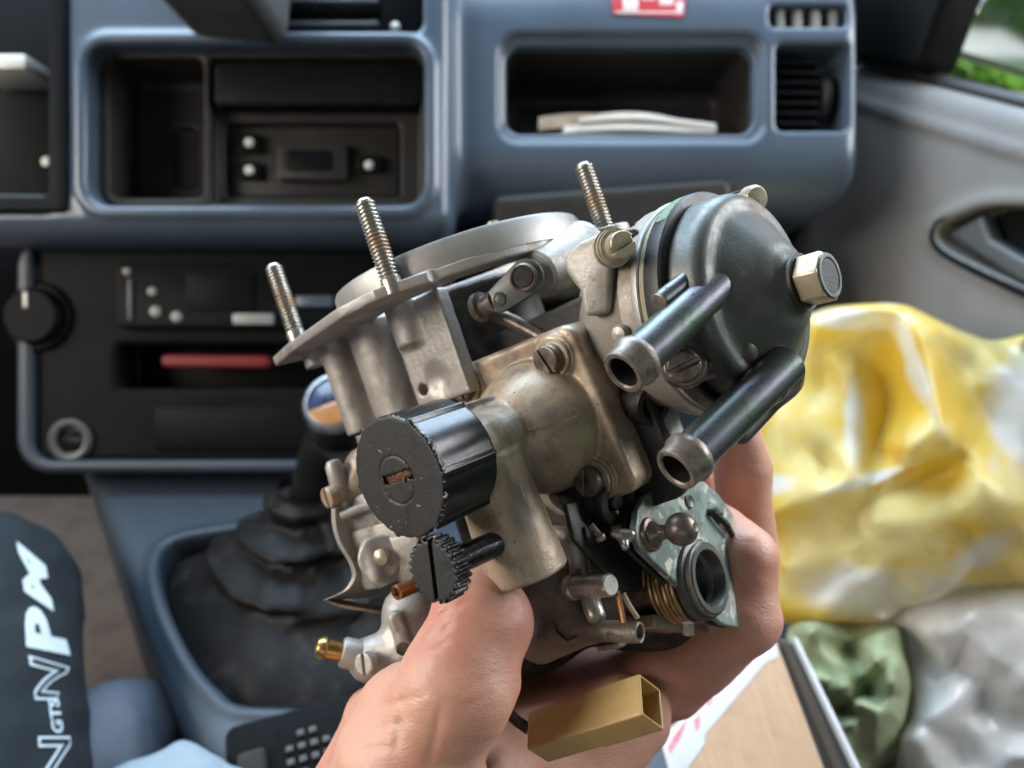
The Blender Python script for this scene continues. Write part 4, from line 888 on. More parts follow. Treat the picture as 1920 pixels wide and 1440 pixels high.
# choke shaft boss, link lever and bracket plate
F, l = ax(P(1006, 516, .2385), P(1085, 474, .2535)); part('choke_shaft_boss', lathe([(6.4, 0), (7.4, 1), (8.8, l * .7), (9.6, l + 3), (0, l + 3)], 36), F, 'alu')
leverF = frame(P(937, 561, .2345), (-0.30, -0.05, .95), P(989, 524, .2345) - P(937, 561, .2345))
def capsule(x1, r0, r1, n=12):
    p = [(r0 * math.cos(t), r0 * math.sin(t)) for t in np.linspace(R(100), R(260), n)]; return p + [(x1 + r1 * math.cos(t), r1 * math.sin(t)) for t in np.linspace(R(-80), R(80), n)]
part('choke_lever', prism(capsule(10.1, 4.0, 5.6), -.9, .9, .3), leverF, 'dome')
Fp = leverF.copy(); Fp[:3, 3] = leverF[:3, 3] + leverF[:3, 0] * .0101 + leverF[:3, 2] * .0009
part('shaft_end', lathe([(4.2, 0), (4.2, 1.6), (3.6, 2.2), (3.0, 1.6), (0, 1.6)], 30), Fp, 'brown')
Fp2 = Fp.copy(); Fp2[:3, 3] += Fp[:3, 2] * .0017; part('shaft_bore', lathe([(2.9, 0), (2.8, .4), (0, .4)], 26), Fp2, 'hole')
part('lever_pin', lathe([(2.2, .8), (2.2, 1.3), (1.5, 1.5), (1.2, 1.2), (0, 1.3)], 24), leverF, 'dome')
Fb = frame(P(934, 561, .2355), BB, AA)
part('lever_roller', lathe([(4.2, -9), (4.6, -8.4), (4.6, -6.4), (3.0, -6), (3.0, -3), (3.4, -2.6), (3.4, -.9), (0, -.9)], 32), Fb, 'lip')
part('link_rod', sweep(spline([P(930, 590, .245), P(965, 605, .243), P(1015, 632, .238), P(1060, 662, .23)], 4), [2.4] * 13, 10), I4, 'brown')
BFm = frame(P(1110, 500, .2110), CC * .9 + BB * .25, AA)
bp_ = [on_plane(px, py, BFm) for px, py in ((1054, 488), (1062, 474), (1082, 455), (1112, 441), (1140, 433), (1156, 436), (1158, 470), (1146, 500), (1144, 560), (1142, 588), (1120, 592), (1094, 594), (1090, 570), (1086, 545), (1072, 528), (1060, 510))]
part('choke_bracket', prism(ccw(bp_), -7, 0, 1.6, 3), BFm, 'alu_l')
bp_ = [on_plane(px, py, BFm) for px, py in ((1118, 445), (1146, 432), (1176, 424), (1200, 445), (1196, 478), (1176, 500), (1140, 500), (1124, 480))]
part('bracket_ear', prism(ccw(bp_), -12, -7.5, .8), BFm, 'alu_d')
def slot_screw(r, h, slot=1.1, dep=1.1, rr=0.5):
    def f(Q):
        d = s_cyl(Q, (0, 0, -1), (0, 0, h), r, r * .97, rr); return np.maximum(d, -s_box(Q, (-slot / 2, -9, h - dep), (slot / 2, 9, h + 5)))
    return nets((-r - 1, -r - 1, -1.5), (r + 1, r + 1, h + .8), 0.2, f, angle=50)
scr_me = slot_screw(4.4, 3.0, 1.3, 1.2, .8); washer_me = lathe([(2, 0), (5.7, 0), (5.9, .3), (5.9, .9), (5.6, 1.2), (2, 1.2)], 36)
def spin(F, deg): return F @ np.array(Matrix.Rotation(R(deg), 4, 'Z'))
def screw(F, deg, m='screw', washer=True, me=None, off=0.0, parent=None):
    w = part('washer', washer_me, F, m, parent) if washer else None
    F2 = spin(F, deg); F2[:3, 3] += F2[:3, 2] * (0.0012 if washer else off); return part('screw', me or scr_me, F2, m, w or parent or cb)
SFm = frame(P(1152, 464, .2065), P(1190, 451, .194) - P(1152, 464, .2065), AA)
part('screw_washer', lathe([(2.4, -2.6), (5.1, -2.6), (5.3, -1.2), (4.4, -1), (5.0, -.6), (5.0, .6), (4.2, .8), (4.7, 1.1), (4.7, 2), (2.4, 2.2)], 36), SFm, 'screw')
F = spin(SFm, 15); F[:3, 3] += F[:3, 2] * .0022; part('screw', slot_screw(3.7, 4.2, 1.5, 1.7), F, 'screw')

# choke housing: bowl, gasket, rings, domed water cap, banjo nut
h0_, h1_ = P(1312, 578, .226), P(1556, 516, .1975)
HF, hl_ = ax(h0_, h1_, AA)
part('choke_housing', lathe([(9, -31), (17, -29.5), (23, -26), (26.5, -20), (28.4, -12), (29.2, -6), (30.4, -4.5), (30.4, 0), (0, 0)], 90), HF, 'hous')
part('clamp_ring', lathe([(26, 0.2), (30.8, .2), (31, .6), (31, 2.2), (30.6, 2.6), (26, 2.6)], 90), HF, 'alu_m')
part('gasket', lathe([(26, 2.7), (30.4, 2.7), (30.4, 4.4), (26, 4.4)], 90), HF, 'paper')
def bandfn(r, z, t): return r
rb = part('retaining_ring', lathe([(25, 4.5), (30.9, 4.5), (31.2, 4.9), (31.2, 9.2), (30.6, 9.8), (25, 9.8)], 90), HF, 'band')
def arcpatch(a0, a1, r, z0, z1, n=16):
    V = []; Fc = []
    for i in range(n + 1):
        t = R(a0 + (a1 - a0) * i / n); j = .5 * math.sin(i * 2.3)
        V += [(r * math.cos(t) / 1000, r * math.sin(t) / 1000, (z0 + j * .5) / 1000), (r * math.cos(t) / 1000, r * math.sin(t) / 1000, (z1 + j * .4) / 1000)]
    for i in range(n): Fc.append((2 * i, 2 * i + 2, 2 * i + 3, 2 * i + 1))
    return mesh(V, Fc)
part('paint_mark', arcpatch(4, 36, 31.28, 5.4, 9), HF, 'gpaint', rb); part('paint_mark', arcpatch(-14, 3, 31.28, 5.6, 9.1), HF, 'rpaint', rb)
domeR = 27.6
HFi = np.linalg.inv(HF)
def toH(p): return (HFi @ np.array([*p, 1.0]))[:3] * 1000
tubeh = []
for qa, qb in ((P(1372, 510, .2055), P(1358, 523, .2035)),):
    a_ = toH(qa); tubeh.append((a_, toH(qb), np.array((a_[0] * .93, a_[1] * .93, 14.0)), 1))
def f_cap(Q):    # in housing axes (x along up, z along the nut axis)
    x, y, z = Q[..., 0], Q[..., 1], Q[..., 2]
    rr = np.sqrt(x * x + y * y)
    d = s_cyl(Q, (0, 0, 8), (0, 0, 20.0), 28.4, 28.0, 3.5)
    d = smin(d, s_cyl(Q, (0, 0, 14), (0, 0, 29.5), 30.0, 10.0, 2.0), 1.5); d = np.maximum(d, rr - 28.2)
    for (qa, qb, qc, r0) in tubeh: d = smin(d, smin(s_cone(Q, qa, qb, 5.7, 5.4), s_cone(Q, qa, qc, 5.6, 9), 2), 3.0)
    d = smin(d, s_cyl(Q, (0, 0, 24), (0, 0, hl_ - 7.6), 8.4, 6.8, .8), 3.0)
    # flat cut where the tubes run off, ridge at the top
    d = smin(d, s_cone(Q, (19, 6, 12), (5, 4, 25), 7, 4), 4)
    return d
part('water_cap', nets((-34, -34, 5), (34, 34, hl_ - 6), 0.62, f_cap), HF, 'dome')
def hexagon(r): return [(r * math.cos(R(60 * k + 12)), r * math.sin(R(60 * k + 12))) for k in range(6)]
NFm = HF.copy(); NFm[:3, 3] = h1_ - HF[:3, 2] * .0068
nutb = part('hex_nut', prism(hexagon(6.9), 0, 6.6, .6, 2), NFm, 'nut')
part('nut_washer', lathe([(4, -.9), (7.6, -.9), (7.6, 0), (4, 0)], 36), NFm, 'gasket', nutb)
F = NFm.copy(); F[:3, 3] += F[:3, 2] * .00665; part('nut_rim', lathe([(6.0, 0), (5.7, .45), (4.7, .45), (4.4, .1), (0, .1)], 36), F, 'dome', nutb)
F = F.copy(); F[:3, 3] += F[:3, 2] * .00015; part('nut_bore', lathe([(4.4, 0), (4.3, .12), (0, .12)], 30), F, 'gasket', nutb)
# coolant tubes
def hose_tube(q0, q1, ro, name):
    F, l = ax(q0, q1); t = part(name, lathe([(ro, 0), (ro, l - 7)], 44, cap=False), F, 'tube')
    F2 = F.copy(); part('tube_lip', lathe([(ro, l - 7.4), (ro + 1.0, l - 6.2), (ro + 1.1, l - 4.4), (ro + .3, l - 3.2), (ro + .2, l - .4), (ro - .1, l), (ro - 1.1, l), (ro - 1.45, l - .5)], 44, cap=False), F2, 'lip', t)
    part('tube_bore', lathe([(ro - 1.45, l - .5), (ro - 1.5, l - 13), (0, l - 13)], 36, cap=False), F2, 'hole', t); return t
hose_tube(P(1368, 514, .2045), P(1167, 700, .1830), 5.4, 'coolant_tube')
hose_tube(P(1474, 682, .2045), P(1266, 882, .1835), 5.4, 'coolant_tube')
F, l = ax(P(1340, 484, .2035), P(1236, 566, .1935)); part('cast_rib', cyl(2.5, -8, l, .4), F, 'tube')
part('rib_end', cyl(2.4, l - .2, l + .35, .2), F, 'lip')
part('cast_rib', sweep([P(1335, 478, .210), P(1272, 545, .2015)], [3.6, 2.8], 18), I4, 'tube')
def f_sock(Q):
    d = s_cone(Q, P(1466, 694, .206) * 1000, P(1440, 725, .201) * 1000, 5.0, 5.0)
    d = smin(d, s_cone(Q, P(1475, 715, .210) * 1000, P(1390, 815, .201) * 1000, 3.4, 2.6), 2)
    d = smin(d, s_cone(Q, P(1395, 610, .2205) * 1000, P(1330, 700, .218) * 1000, 7, 6), 6)
    return smin(d, s_cone(Q, P(1400, 690, .2155) * 1000, P(1455, 700, .2095) * 1000, 6, 6), 5)
part('tube_socket', nets((40, -26, -236), (90, 42, -188), 0.55, f_sock), I4, 'tube')
# fixing ear with its screw under the upper tube
part('fixing_ear', nets((36, -10, -225), (76, 24, -192), .6, lambda Q: smin(s_cyl(Q, P(1277, 690, .2030) * 1000, P(1284, 686, .1975) * 1000, 5.4, 5.4, .6), s_cone(Q, P(1296, 692, .2025) * 1000, P(1372, 652, .2065) * 1000, 3.8, 7.5), 3)), I4, 'brown')
screw(frame(P(1284, 686, .1975), P(1266, 694, .182) - P(1284, 685, .1975), AA), 8, 'brown', False)
part('ring_screw', lathe([(2.6, -2), (2.6, 3), (3.8, 3.2), (3.8, 6), (3, 7), (0, 7.2)], 24), frame(P(1395, 377, .227), P(1425, 370, .219) - P(1395, 377, .227)), 'screw')
part('ring_tab', prism(rrect(-4, -3, 4, 3, 1.5), -4, 0, .5), frame(P(1388, 384, .229), P(1425, 370, .219) - P(1395, 377, .227), AA), 'band')
part('housing_lug', lathe([(3, -6), (4, -5), (4.2, 3), (0, 3)], 24), frame(P(1222, 428, .232), AA), 'rpaint')
part('housing_pin', lathe([(2, -6), (2.6, 0), (2, 1.2), (0, 1.6)], 20), frame(P(1163, 626, .208), CC), 'alu_l')

# tan vacuum valve cover: flange, dome, stem and outlet pipe in one casting
def f_cover(Q):
    c, b, a = Q[..., 0], Q[..., 1], Q[..., 2]
    s2 = s_poly(np.stack([b, a], -1), [(2, -33), (44, -33), (47, -74.5), (24, -77.5), (11, -66)], 4.5)
    d = smax(s2, np.abs(c - 9.5) - 6.0, 2.2)
    d = smin(d, np.maximum(s_ell(Q, (13, 26.5, -54), (22.5, 20.5, 20.0)), 8 - c), 1.0)
    d = smin(d, s_cyl(Q, (26, 26, -52.5), (54, 26, -52.5), 9.6, 9.2, 1), .9)
    d = smin(d, s_cyl(Q, (41, 25.5, -56), (40, 25.5, -90), 9.8, 11.6, .8), 1.6)
    d = smin(d, s_box(Q, (28, 23.6, -44.5), (51, 26.6, -40.5), .6), 1.2)
    for sb, sa in ((4.4, -34.8), (40, -36.2), (39.6, -72.4)): d = smin(d, s_cyl(Q, (12, sb, sa), (16.6, sb, sa), 6.6, rd=.5), 1.0)
    d = smax(d, -s_cyl(Q, (40, 25.5, -84), (40, 25.5, -95), 8.2), .6)
    d = d + .30 * np.exp(-((a + 53.2 + .12 * np.sin(c * 3)) / .3) ** 2) * (c > 22) * (c < 34)
    d = d - .5 * np.exp(-((c - 38) ** 2 + (b - 34) ** 2 + (a + 57) ** 2) / 9)
    return d + .10 * vnoise(Q, 4, 8)
part('valve_cover', nets((0, -2, -92), (56, 58, -26), 0.42, f_cover), LF, 'tan')
for (b, a, dg) in ((4.4, -34.8, 22), (40, -36.2, 18), (39.6, -72.4, -22)): screw(fC(16.6, b, a), dg)
gp = lambda o: [(b, a) for b, a in ((0 - o, -31 + o), (46 + o, -30.5 + o), (51 + o, -76.5 - o), (24, -80.5 - o), (8 - o, -68))]
fCA = frame(L(0, 0, 0), CC, BB)      # x = B, y = A, z = C
if np.dot(fCA[:3, 1], AA) < 0: fCA[:3, 1] *= -1
def plate(name, o, c0, c1, r, m):
    pts = ccw(gp(o)); return part(name, nets((-10, -92, c0 - 1), (66, -18, c1 + 1), .7, lambda Q: smax(s_poly(Q, pts, r), np.abs(Q[..., 2] - (c0 + c1) / 2) - (c1 - c0) / 2, .5)), fCA, m)
plate('diaphragm_gasket', 3.6, .6, 4.6, 5.0, 'gasket'); plate('cover_plate', 3.0, -1.6, .5, 4.5, 'stem'); plate('valve_base', .8, -14, -1.4, 4, 'stem')

# black knob: fluted barrel, sawn face, cut slot with rust
def f_knob(Q):   # x = B, y = A, z along C
    x, y, z = Q[..., 0], Q[..., 1], Q[..., 2]; rr = np.sqrt(x * x + y * y); th = np.arctan2(y, x)
    rad = 15.2 + .015 * vnoise(np.stack([th * 3, th * 0 + 1, z * .2], -1), 1.0, 2)
    for t0, w, am in ((R(118), .05, 1.0), (R(50), .055, .9), (R(-8), .05, .5), (R(-62), .06, 1.0), (R(-118), .05, .8), (R(178), .05, .8)):
        dt = np.abs((th - t0 + np.pi) % (2 * np.pi) - np.pi); rad = rad + am * np.exp(-(dt / w) ** 2)
    burr = .35 * vnoise(np.stack([th * 22, th * 9, z], -1), 2.2, 6) * np.clip((z - 17.5) / 2, 0, 1)
    d = smax(rr - rad - burr, np.abs(z - 9.5) - 9.8 + .0 * z, .7)
    ring = np.abs(np.sqrt((x + .6) ** 2 + (y + .5) ** 2) - 6.0) - .16
    d = np.maximum(d, -np.maximum(ring, 19.0 - z))
    slot = s_box(Q, (-5.4, -1.0, 17.4), (5.0, 1.25, 25)) + .35 * vnoise(Q, 1.1, 3)
    return np.maximum(d, -slot)
KF = frame(L(53, 26, -52.5), CC, BB)
kn = part('black_knob', nets((-18, -18, -1), (18, 18, 21), .32, f_knob, angle=40), KF, 'knob')
kn.data.materials.append(M['knobface'])
for p in kn.data.polygons:
    if p.normal.z > .75 and p.center.z > .0165: p.material_index = 1
part('knob_slot', box(10.6, 2.6, .6, .1), KF @ np.array(Matrix.Translation((-.0004, 0, .0176))), 'rust', kn)
part('slot_rust', nets((-5, -3, 17), (5, 3, 20.6), .22, lambda Q: smin(s_ell(Q, (1.8, 0.1, 18.5), (3.2, 1.2, 1.0)), s_cone(Q, (1.6, -1.3, 19.2), (2.6, -.9, 19.4), .35, .5), .5) + .35 * vnoise(Q, .6, 4)), KF, 'rust', kn)
V = []; Fc = []
for i in range(120):
    if i < 46: q = rng.uniform(-12, 12, 2); zz = 19.32; s_ = rng.uniform(.08, .3); el = rng.uniform(1, 4)
    else:
        t = rng.uniform(R(-75), R(80)) if i < 104 else rng.uniform(0, 6.28); q = np.array((math.cos(t), math.sin(t))) * (15.1 + rng.uniform(-.2, .5)); zz = 19.2 - rng.uniform(0, .5); s_ = rng.uniform(.12, .36); el = rng.uniform(1, 3)
    if np.hypot(*q) > 15.7: continue
    t = rng.uniform(0, 6.28); ux = np.array((math.cos(t), math.sin(t), rng.uniform(-.3, .3))); uy = np.array((-math.sin(t), math.cos(t), .4)); k = len(V); o_ = np.array((*q, zz))
    V += [(o_ - ux * s_ * el) / 1000, (o_ + uy * s_ * .5 + (0, 0, .12)) / 1000, (o_ + ux * s_ * el) / 1000, (o_ - uy * s_ * .5) / 1000]; Fc += [(k, k + 1, k + 2, k + 3)]
sf = part('swarf', mesh(V, Fc, False), KF, 'chip', kn); sf['kind'] = 'stuff'

# slotted thumb screw under the knob
TF, tl = ax(P(905, 1030, .2005), P(833, 1062, .1885), AA)
def f_ts(Q):
    x, y, z = Q[..., 0], Q[..., 1], Q[..., 2]; rr = np.sqrt(x * x + y * y); th = np.arctan2(y, x)
    d = smax(rr - (7.6 + .45 * np.sign(np.sin(th * 24)) * np.minimum(1, np.abs(np.sin(th * 24)) * 2)), np.abs(z - tl - 1.5) - 2.6, .7)
    d = np.maximum(d, -s_box(Q, (-9, -.55, tl + 2.6), (9, .55, tl + 9)))
    return smin(d, s_cyl(Q, (0, 0, -9), (0, 0, tl), 3.4), .6) + .06 * vnoise(Q, 1.2, 3)
ts = part('idle_screw', nets((-10, -10, -10), (10, 10, tl + 6), .3, f_ts, angle=40), spin(TF, -12), 'knob')
ts.data.materials.append(M['knobface'])
for p in ts.data.polygons:
    if p.normal.z > .75 and p.center.z > (tl + 2) / 1000: p.material_index = 1

# ------------------------------------------------------------------ throttle lever side
b0 = 47.0
GF = frame(L(0, b0, 0), BB, AA)
def onG(px, py, b=b0): 
    c, bb, a = Lon(px, py, 1, b); q = CC * c + AA * a; return (q.dot(GF[:3, 0]), q.dot(GF[:3, 1]))
gpts = [onG(*p) for p in ((1186, 1000), (1190, 962), (1205, 932), (1232, 906), (1272, 894), (1308, 900), (1340, 928), (1366, 962), (1380, 1004), (1402, 1032), (1404, 1181), (1352, 1170), (1305, 1138), (1262, 1092), (1222, 1055), (1196, 1030))]
cxy = onG(1333, 1084, b0 + 5); hol = onG(1285, 942); slt = [onG(*p) for p in ((1322, 962), (1336, 955), (1386, 1012), (1376, 1026))]
def f_lev(Q):
    d = smax(s_poly(Q, gpts, .3), np.abs(Q[..., 2]) - 1.2, .4)
    d = smax(d, 1.5 - np.sqrt((Q[..., 0] - hol[0]) ** 2 + (Q[..., 1] - hol[1]) ** 2), .3)
    d = smax(d, 7.9 - np.sqrt((Q[..., 0] - cxy[0]) ** 2 + (Q[..., 1] - cxy[1]) ** 2), .2)
    return smax(d, -s_poly(Q, slt, 0.2), .3)
x_ = [p[0] for p in gpts]; y_ = [p[1] for p in gpts]
lev = part('throttle_lever', nets((min(x_) - 2, min(y_) - 2, -2), (max(x_) + 2, max(y_) + 2, 2), .33, f_lev), GF, 'green')
ctr_ = onG(1330, 1084, b0 + 4); 
def gfr(px, py, b): 
    x, y = onG(px, py, b); F = GF.copy(); F[:3, 3] = GF[:3, 3] + GF[:3, 0] * x / 1000 + GF[:3, 1] * y / 1000 + GF[:3, 2] * (b - b0) / 1000; return F
CFm = gfr(1333, 1084, b0 + 5)
part('lever_collar', lathe([(8.0, -5), (11.7, -5), (11.7, -2.4), (10.4, -1.7), (10.4, -.5), (9.9, .1), (8.4, .1), (8.0, -.4), (7.8, -14)], 64, cap=False), CFm, 'dome', lev)
part('collar_groove', lathe([(10.4, -1.9), (10.7, -1.7), (10.7, -.5), (10.4, -.3)], 64, cap=False), CFm, 'lip', lev)
part('collar_bore', lathe([(7.9, -13.5), (0, -13.5)], 40), CFm, 'hole', lev)
part('bent_tab', sweep([GF[:3, 3] + GF[:3, 0] * x / 1000 + GF[:3, 1] * y / 1000 + GF[:3, 2] * z / 1000 for (x, y), z in ((slt[0], 1), (slt[0], 3), ((slt[0][0] * .6 + slt[3][0] * .4, slt[0][1] * .6 + slt[3][1] * .4), 3.6), (slt[3], 1.5))], [1.2, 1.2, 1.1, .9], 8), I4, 'dgreen', lev)
BFa = gfr(1212, 1003, b0)
part('ball_stud', lathe([(0, 0), (4.9, .9), (4.8, 1.6), (4.6, 2.4), (3.6, 2.6), (3.4, 3.4), (2.3, 4.6), (2.0, 6.4), (2.2, 7.8)] + [(4.6 * math.sin(t), 11.4 - 4.6 * math.cos(t)) for t in np.linspace(.56, math.pi - .28, 16)] + [(.9, 15.7), (0, 15.7)], 40), BFa, 'brown', lev)
part('hole_rim', lathe([(1.5, 1.1), (2.1, 1.2), (2.2, 1.7), (1.9, 1.9), (1.5, 1.6)], 24), gfr(1285, 942, b0), 'dome', lev)
hx = []
for i in range(230):
    t = i / 229 * 6.2 * 2 * math.pi; hx.append(np.array((11.6 * math.cos(t), 11.6 * math.sin(t), -6.2 - 9.3 * i / 229)) / 1000)
part('return_spring', sweep(hx, .72, 8), CFm, 'spring')
part('spring_drum', lathe([(8.1, -5.4), (10.4, -5.4), (10.4, -22), (8.1, -22)], 40, cap=False), CFm, 'brown')
part('rear_plate', nets((min(x_) - 2, min(y_) - 2, -2), (max(x_) + 2, max(y_) + 2, 2), .5, lambda Q: smax(smax(s_poly(Q, gpts, .2), np.abs(Q[..., 2]) - .9, .4), 9 - np.sqrt((Q[..., 0] - cxy[0]) ** 2 + (Q[..., 1] - cxy[1]) ** 2), .2)), GF @ np.array(Matrix.Translation((0, 0, -.0036))), 'dgreen', lev)
# cross pin, cotter wire, stub, dark quadrant plate and black boss
F, l = ax(P(1068, 1101, .222), P(1146, 1097, .2095)); part('cross_pin', lathe([(3.4, 0), (3.7, .4), (3.7, 2.4), (3.1, 2.8), (3.1, l - .6), (2.6, l), (0, l)], 32), F, 'steel')
part('cotter_wire', sweep(spline([P(1157, 1108, .212), P(1163, 1135, .211), P(1169, 1168, .2095)], 4), .75, 8), I4, 'copper')
part('cotter_wire', sweep(spline([P(1168, 1112, .214), P(1180, 1135, .214), P(1196, 1160, .213)], 4), .7, 8), I4, 'screw')
F, l = ax(P(1108, 1128, .220), P(1118, 1158, .216)); part('stop_stub', lathe([(2.4, -3), (2.8, 0), (2.8, l), (2.2, l + .8), (0, l + 1)], 24), F, 'steel')
QF = frame(P(1130, 1040, .222), BB, AA); qp = ccw([on_plane(px, py, QF) for px, py in ((1062, 945), (1072, 985), (1078, 1012), (1150, 1092), (1200, 1110), (1215, 1060), (1195, 960), (1120, 930))])
part('quadrant_plate', prism(qp, -1.6, 0, .4), QF, 'dgreen')
part('quadrant_edge', sweep([P(1064, 948, .2205), P(1068, 985, .2205), P(1080, 1014, .2205), P(1120, 1058, .2205), P(1152, 1090, .2205)], [.7, .9, .9, .8, .5], 8), I4, 'brown')
F, l = ax(P(1092, 925, .234), P(1160, 941, .2215)); part('black_boss', lathe([(7.4, -8), (7.6, 0), (7.0, l - 1), (6.4, l), (4.2, l), (4.0, l - .6), (3.9, l - 5), (0, l - 5)], 40), F, 'alu_d')
part('boss_bolt', lathe([(2.3, l - 6), (2.3, l - .8), (1.9, l - .2), (0, l - .2)], 20), F, 'dgreen')
part('grey_lever', prism(ccw([on_plane(px, py, QF) for px, py in ((1196, 790), (1226, 800), (1256, 905), (1240, 950), (1212, 945), (1222, 900))]), -1.6, 0, .4), QF, 'stem')
part('grey_lever', prism(ccw([on_plane(px, py, QF) for px, py in ((1190, 880), (1232, 900), (1236, 930), (1196, 990), (1188, 960))]), -4, -2.4, .4), QF, 'paper')
F, l = ax(P(1165, 748, .232), P(1226, 760, .2205)); part('vacuum_port', lathe([(6.2, -12), (6.2, 0), (6.0, l), (4.2, l), (4.0, l - 8), (0, l - 8)], 36), F, 'alu_d')
part('curved_strap', sweep(spline([P(1040, 1000, .232), P(1066, 1006, .228), P(1082, 1036, .227), P(1088, 1075, .227)], 6), [2.6] * 6 + [3.2] * 7 + [3.0] * 6, 10), I4, 'alu_l')
part('brass_bush', lathe([(3.2, 0), (4.8, .4), (4.8, 2.4), (3.2, 2.8)], 30), frame(P(1064, 1062, .232), BB), 'spring')
part('lever_hook', sweep(spline([P(1108, 985, .2185), P(1122, 1002, .2175), P(1128, 1012, .2175)], 4), [1.0] * 5 + [1.6] * 4, 10), I4, 'lip')
part('stop_lug', nets((22, -52, -224), (40, -34, -205), .45, lambda Q: smin(s_cone(Q, P(1152, 1000, .2175) * 1000, P(1180, 1004, .2165) * 1000, 1.3, 1.9), s_cone(Q, P(1168, 1010, .2165) * 1000, P(1172, 1024, .214) * 1000, 1.6, 1.2), 1)), I4, 'steel')
part('pale_tab', box(4, 1, 6, .3), frame(P(1160, 995, .2245), AA, BB), 'screw')
# throttle body casting with the vacuum nipple, base strip, hook
def f_tb(Q):
    d = s_cone(Q, P(1010, 1085, .240) * 1000, P(1030, 1175, .242) * 1000, 14, 9)
    d = smin(d, s_cone(Q, P(1015, 1195, .232) * 1000, P(1110, 1180, .2195) * 1000, 7.5, 3.6), 5)
    d = smin(d, s_cyl(Q, P(1090, 1181, .2215) * 1000, P(1202, 1186, .2115) * 1000, 3.0, 2.9, .2), 2)
    d = smin(d, s_cone(Q, P(1040, 1095, .231) * 1000, P(1075, 1150, .224) * 1000, 6, 4), 4)
    d = smin(d, s_ell(Q, P(1120, 1115, .252) * 1000, (26, 13, 14)), 4)
    d = smax(d, -s_ell(Q, P(1010, 1060, .2185) * 1000, (4.5, 6, 4)), 2.0)
    d = smax(d, -s_cyl(Q, P(1170, 1184, .214) * 1000, P(1212, 1187, .2105) * 1000, 2.1), .3)
    return d + .12 * vnoise(Q, 3, 5)
part('throttle_body', nets((-16, -96, -275), (60, -35, -205), .5, f_tb), I4, 'alu_g')
part('nipple_bore', lathe([(2.0, 0), (0, 0)], 24), ax(P(1168, 1184, .2143), P(1205, 1186.5, .211))[0], 'hole')
part('casting_crack', sweep([P(1040, 1168, .2215), P(1046, 1186, .2205), P(1058, 1196, .2185), P(1064, 1201, .2175), P(1083, 1193, .217)], [.12, .3, .35, .4, .12], 6), I4, 'gasket')
part('base_strip', prism(ccw([on_plane(px, py, QF) for px, py in ((1215, 1152), (1400, 1180), (1402, 1186), (1310, 1186), (1212, 1178))]), -9, 2, .6), QF, 'tan')
part('base_rib', sweep([P(1290, 1168, .2045), P(1291, 1190, .2045)], 1.4, 8), I4, 'lip')
part('wire_hook', sweep(spline([P(1120, 1216, .2165), P(1150, 1212, .216), P(1168, 1206, .217), P(1174, 1192, .218)], 5), .85, 8), I4, 'lip')
part('throttle_flange', nets((-70, -110, -300), (60, -50, -215), 1.2, lambda Q: smin(s_ell(Q, P(900, 1195, .262) * 1000, (34, 14, 18)), s_ell(Q, P(1200, 1160, .262) * 1000, (26, 10, 14)), 8)), I4, 'alu_d')

# ------------------------------------------------------------------ left side: stamped bracket, idle parts, float bowl corner with brass fitting
ed = [P(628, 952, .252), P(630, 985, .252), P(640, 1018, .252), P(660, 1052, .252), P(667, 1076, .252), P(662, 1092, .252), P(648, 1108, .252), P(612, 1124, .252)]
ext = (P(752, 1100, .268) - P(655, 1104, .252)); th = np.array((0, .0012, .0006))
def ribbon(pts, ext, th):
    n = len(pts); V = []; Fc = []
    for p in pts: V += [p, p + ext, p + ext - th, p - th]
    for i in range(n - 1):
        for k in range(4): k2 = (k + 1) % 4; Fc.append((4 * i + k, 4 * i + k2, 4 * i + 4 + k2, 4 * i + 4 + k))
    Fc += [(0, 1, 2, 3)[::-1], tuple(4 * (n - 1) + k for k in range(4))]
    me = mesh(V, Fc); bm = bmesh.new(); bm.from_mesh(me); bpy.data.meshes.remove(me); return bm_mesh(bm, 30)
eds = spline(ed, 3)
part('stamped_bracket', ribbon(eds, ext, np.array((.0013, .0004, .0004))), I4, 'alu_l')
part('bracket_foot', ribbon([P(612, 1124, .252), P(636, 1133, .253), P(690, 1142, .256), P(735, 1150, .258)], ext * .35 + np.array((0, -.001, -.004)), th), I4, 'tan')
KFr = frame(P(700, 1000, .2535), (-.35, -.05, .93), (.9, .35, .2))
for k_, (pg_, z_) in enumerate(((((626, 958), (640, 938), (700, 918), (800, 930), (800, 990), (720, 985), (650, 1000)), 0), (((636, 1002), (720, 978), (800, 985), (800, 1042), (700, 1040), (664, 1062)), .8), (((664, 1064), (686, 1022), (712, 1006), (790, 1000), (800, 1092), (745, 1088), (720, 1100), (690, 1104)), 2.2))):
    part('bracket_plate', prism(ccw([on_plane(px, py, KFr) for px, py in pg_]), z_ - 3, z_, .9, 3), KFr, 'alu')
part('bracket_fold', sweep(spline([P(640, 968, .2525), P(690, 950, .2525), P(780, 945, .2535)], 5), 1.5, 10), I4, 'alu_l')
part('bracket_lever', nets((-62, -75, -262), (-30, -40, -240), .5, lambda Q: smin(s_cone(Q, P(690, 1018, .250) * 1000, P(708, 1085, .247) * 1000, 1.8, 2.6), s_cyl(Q, P(713, 1045, .252) * 1000, P(713, 1046, .2475) * 1000, 7.0, rd=.8), 2)), I4, 'alu')
part('rivet', lathe([(2.6, -1), (2.6, 1.2), (1.6, 2), (0, 2.1)], 24), frame(P(716, 1044, .2475), (-.4, 0, 1)), 'screw')
part('idle_stop_screw', slot_screw(3.4, 4, 1, 1), spin(frame(P(768, 1052, .252), (-.55, .1, .8)), 20), 'tan')
part('throttle_stop_screw', slot_screw(3.6, 5, 1.2, 1.2), spin(frame(P(636, 925, .256), (-.7, -.25, .7)), 25), 'tan')
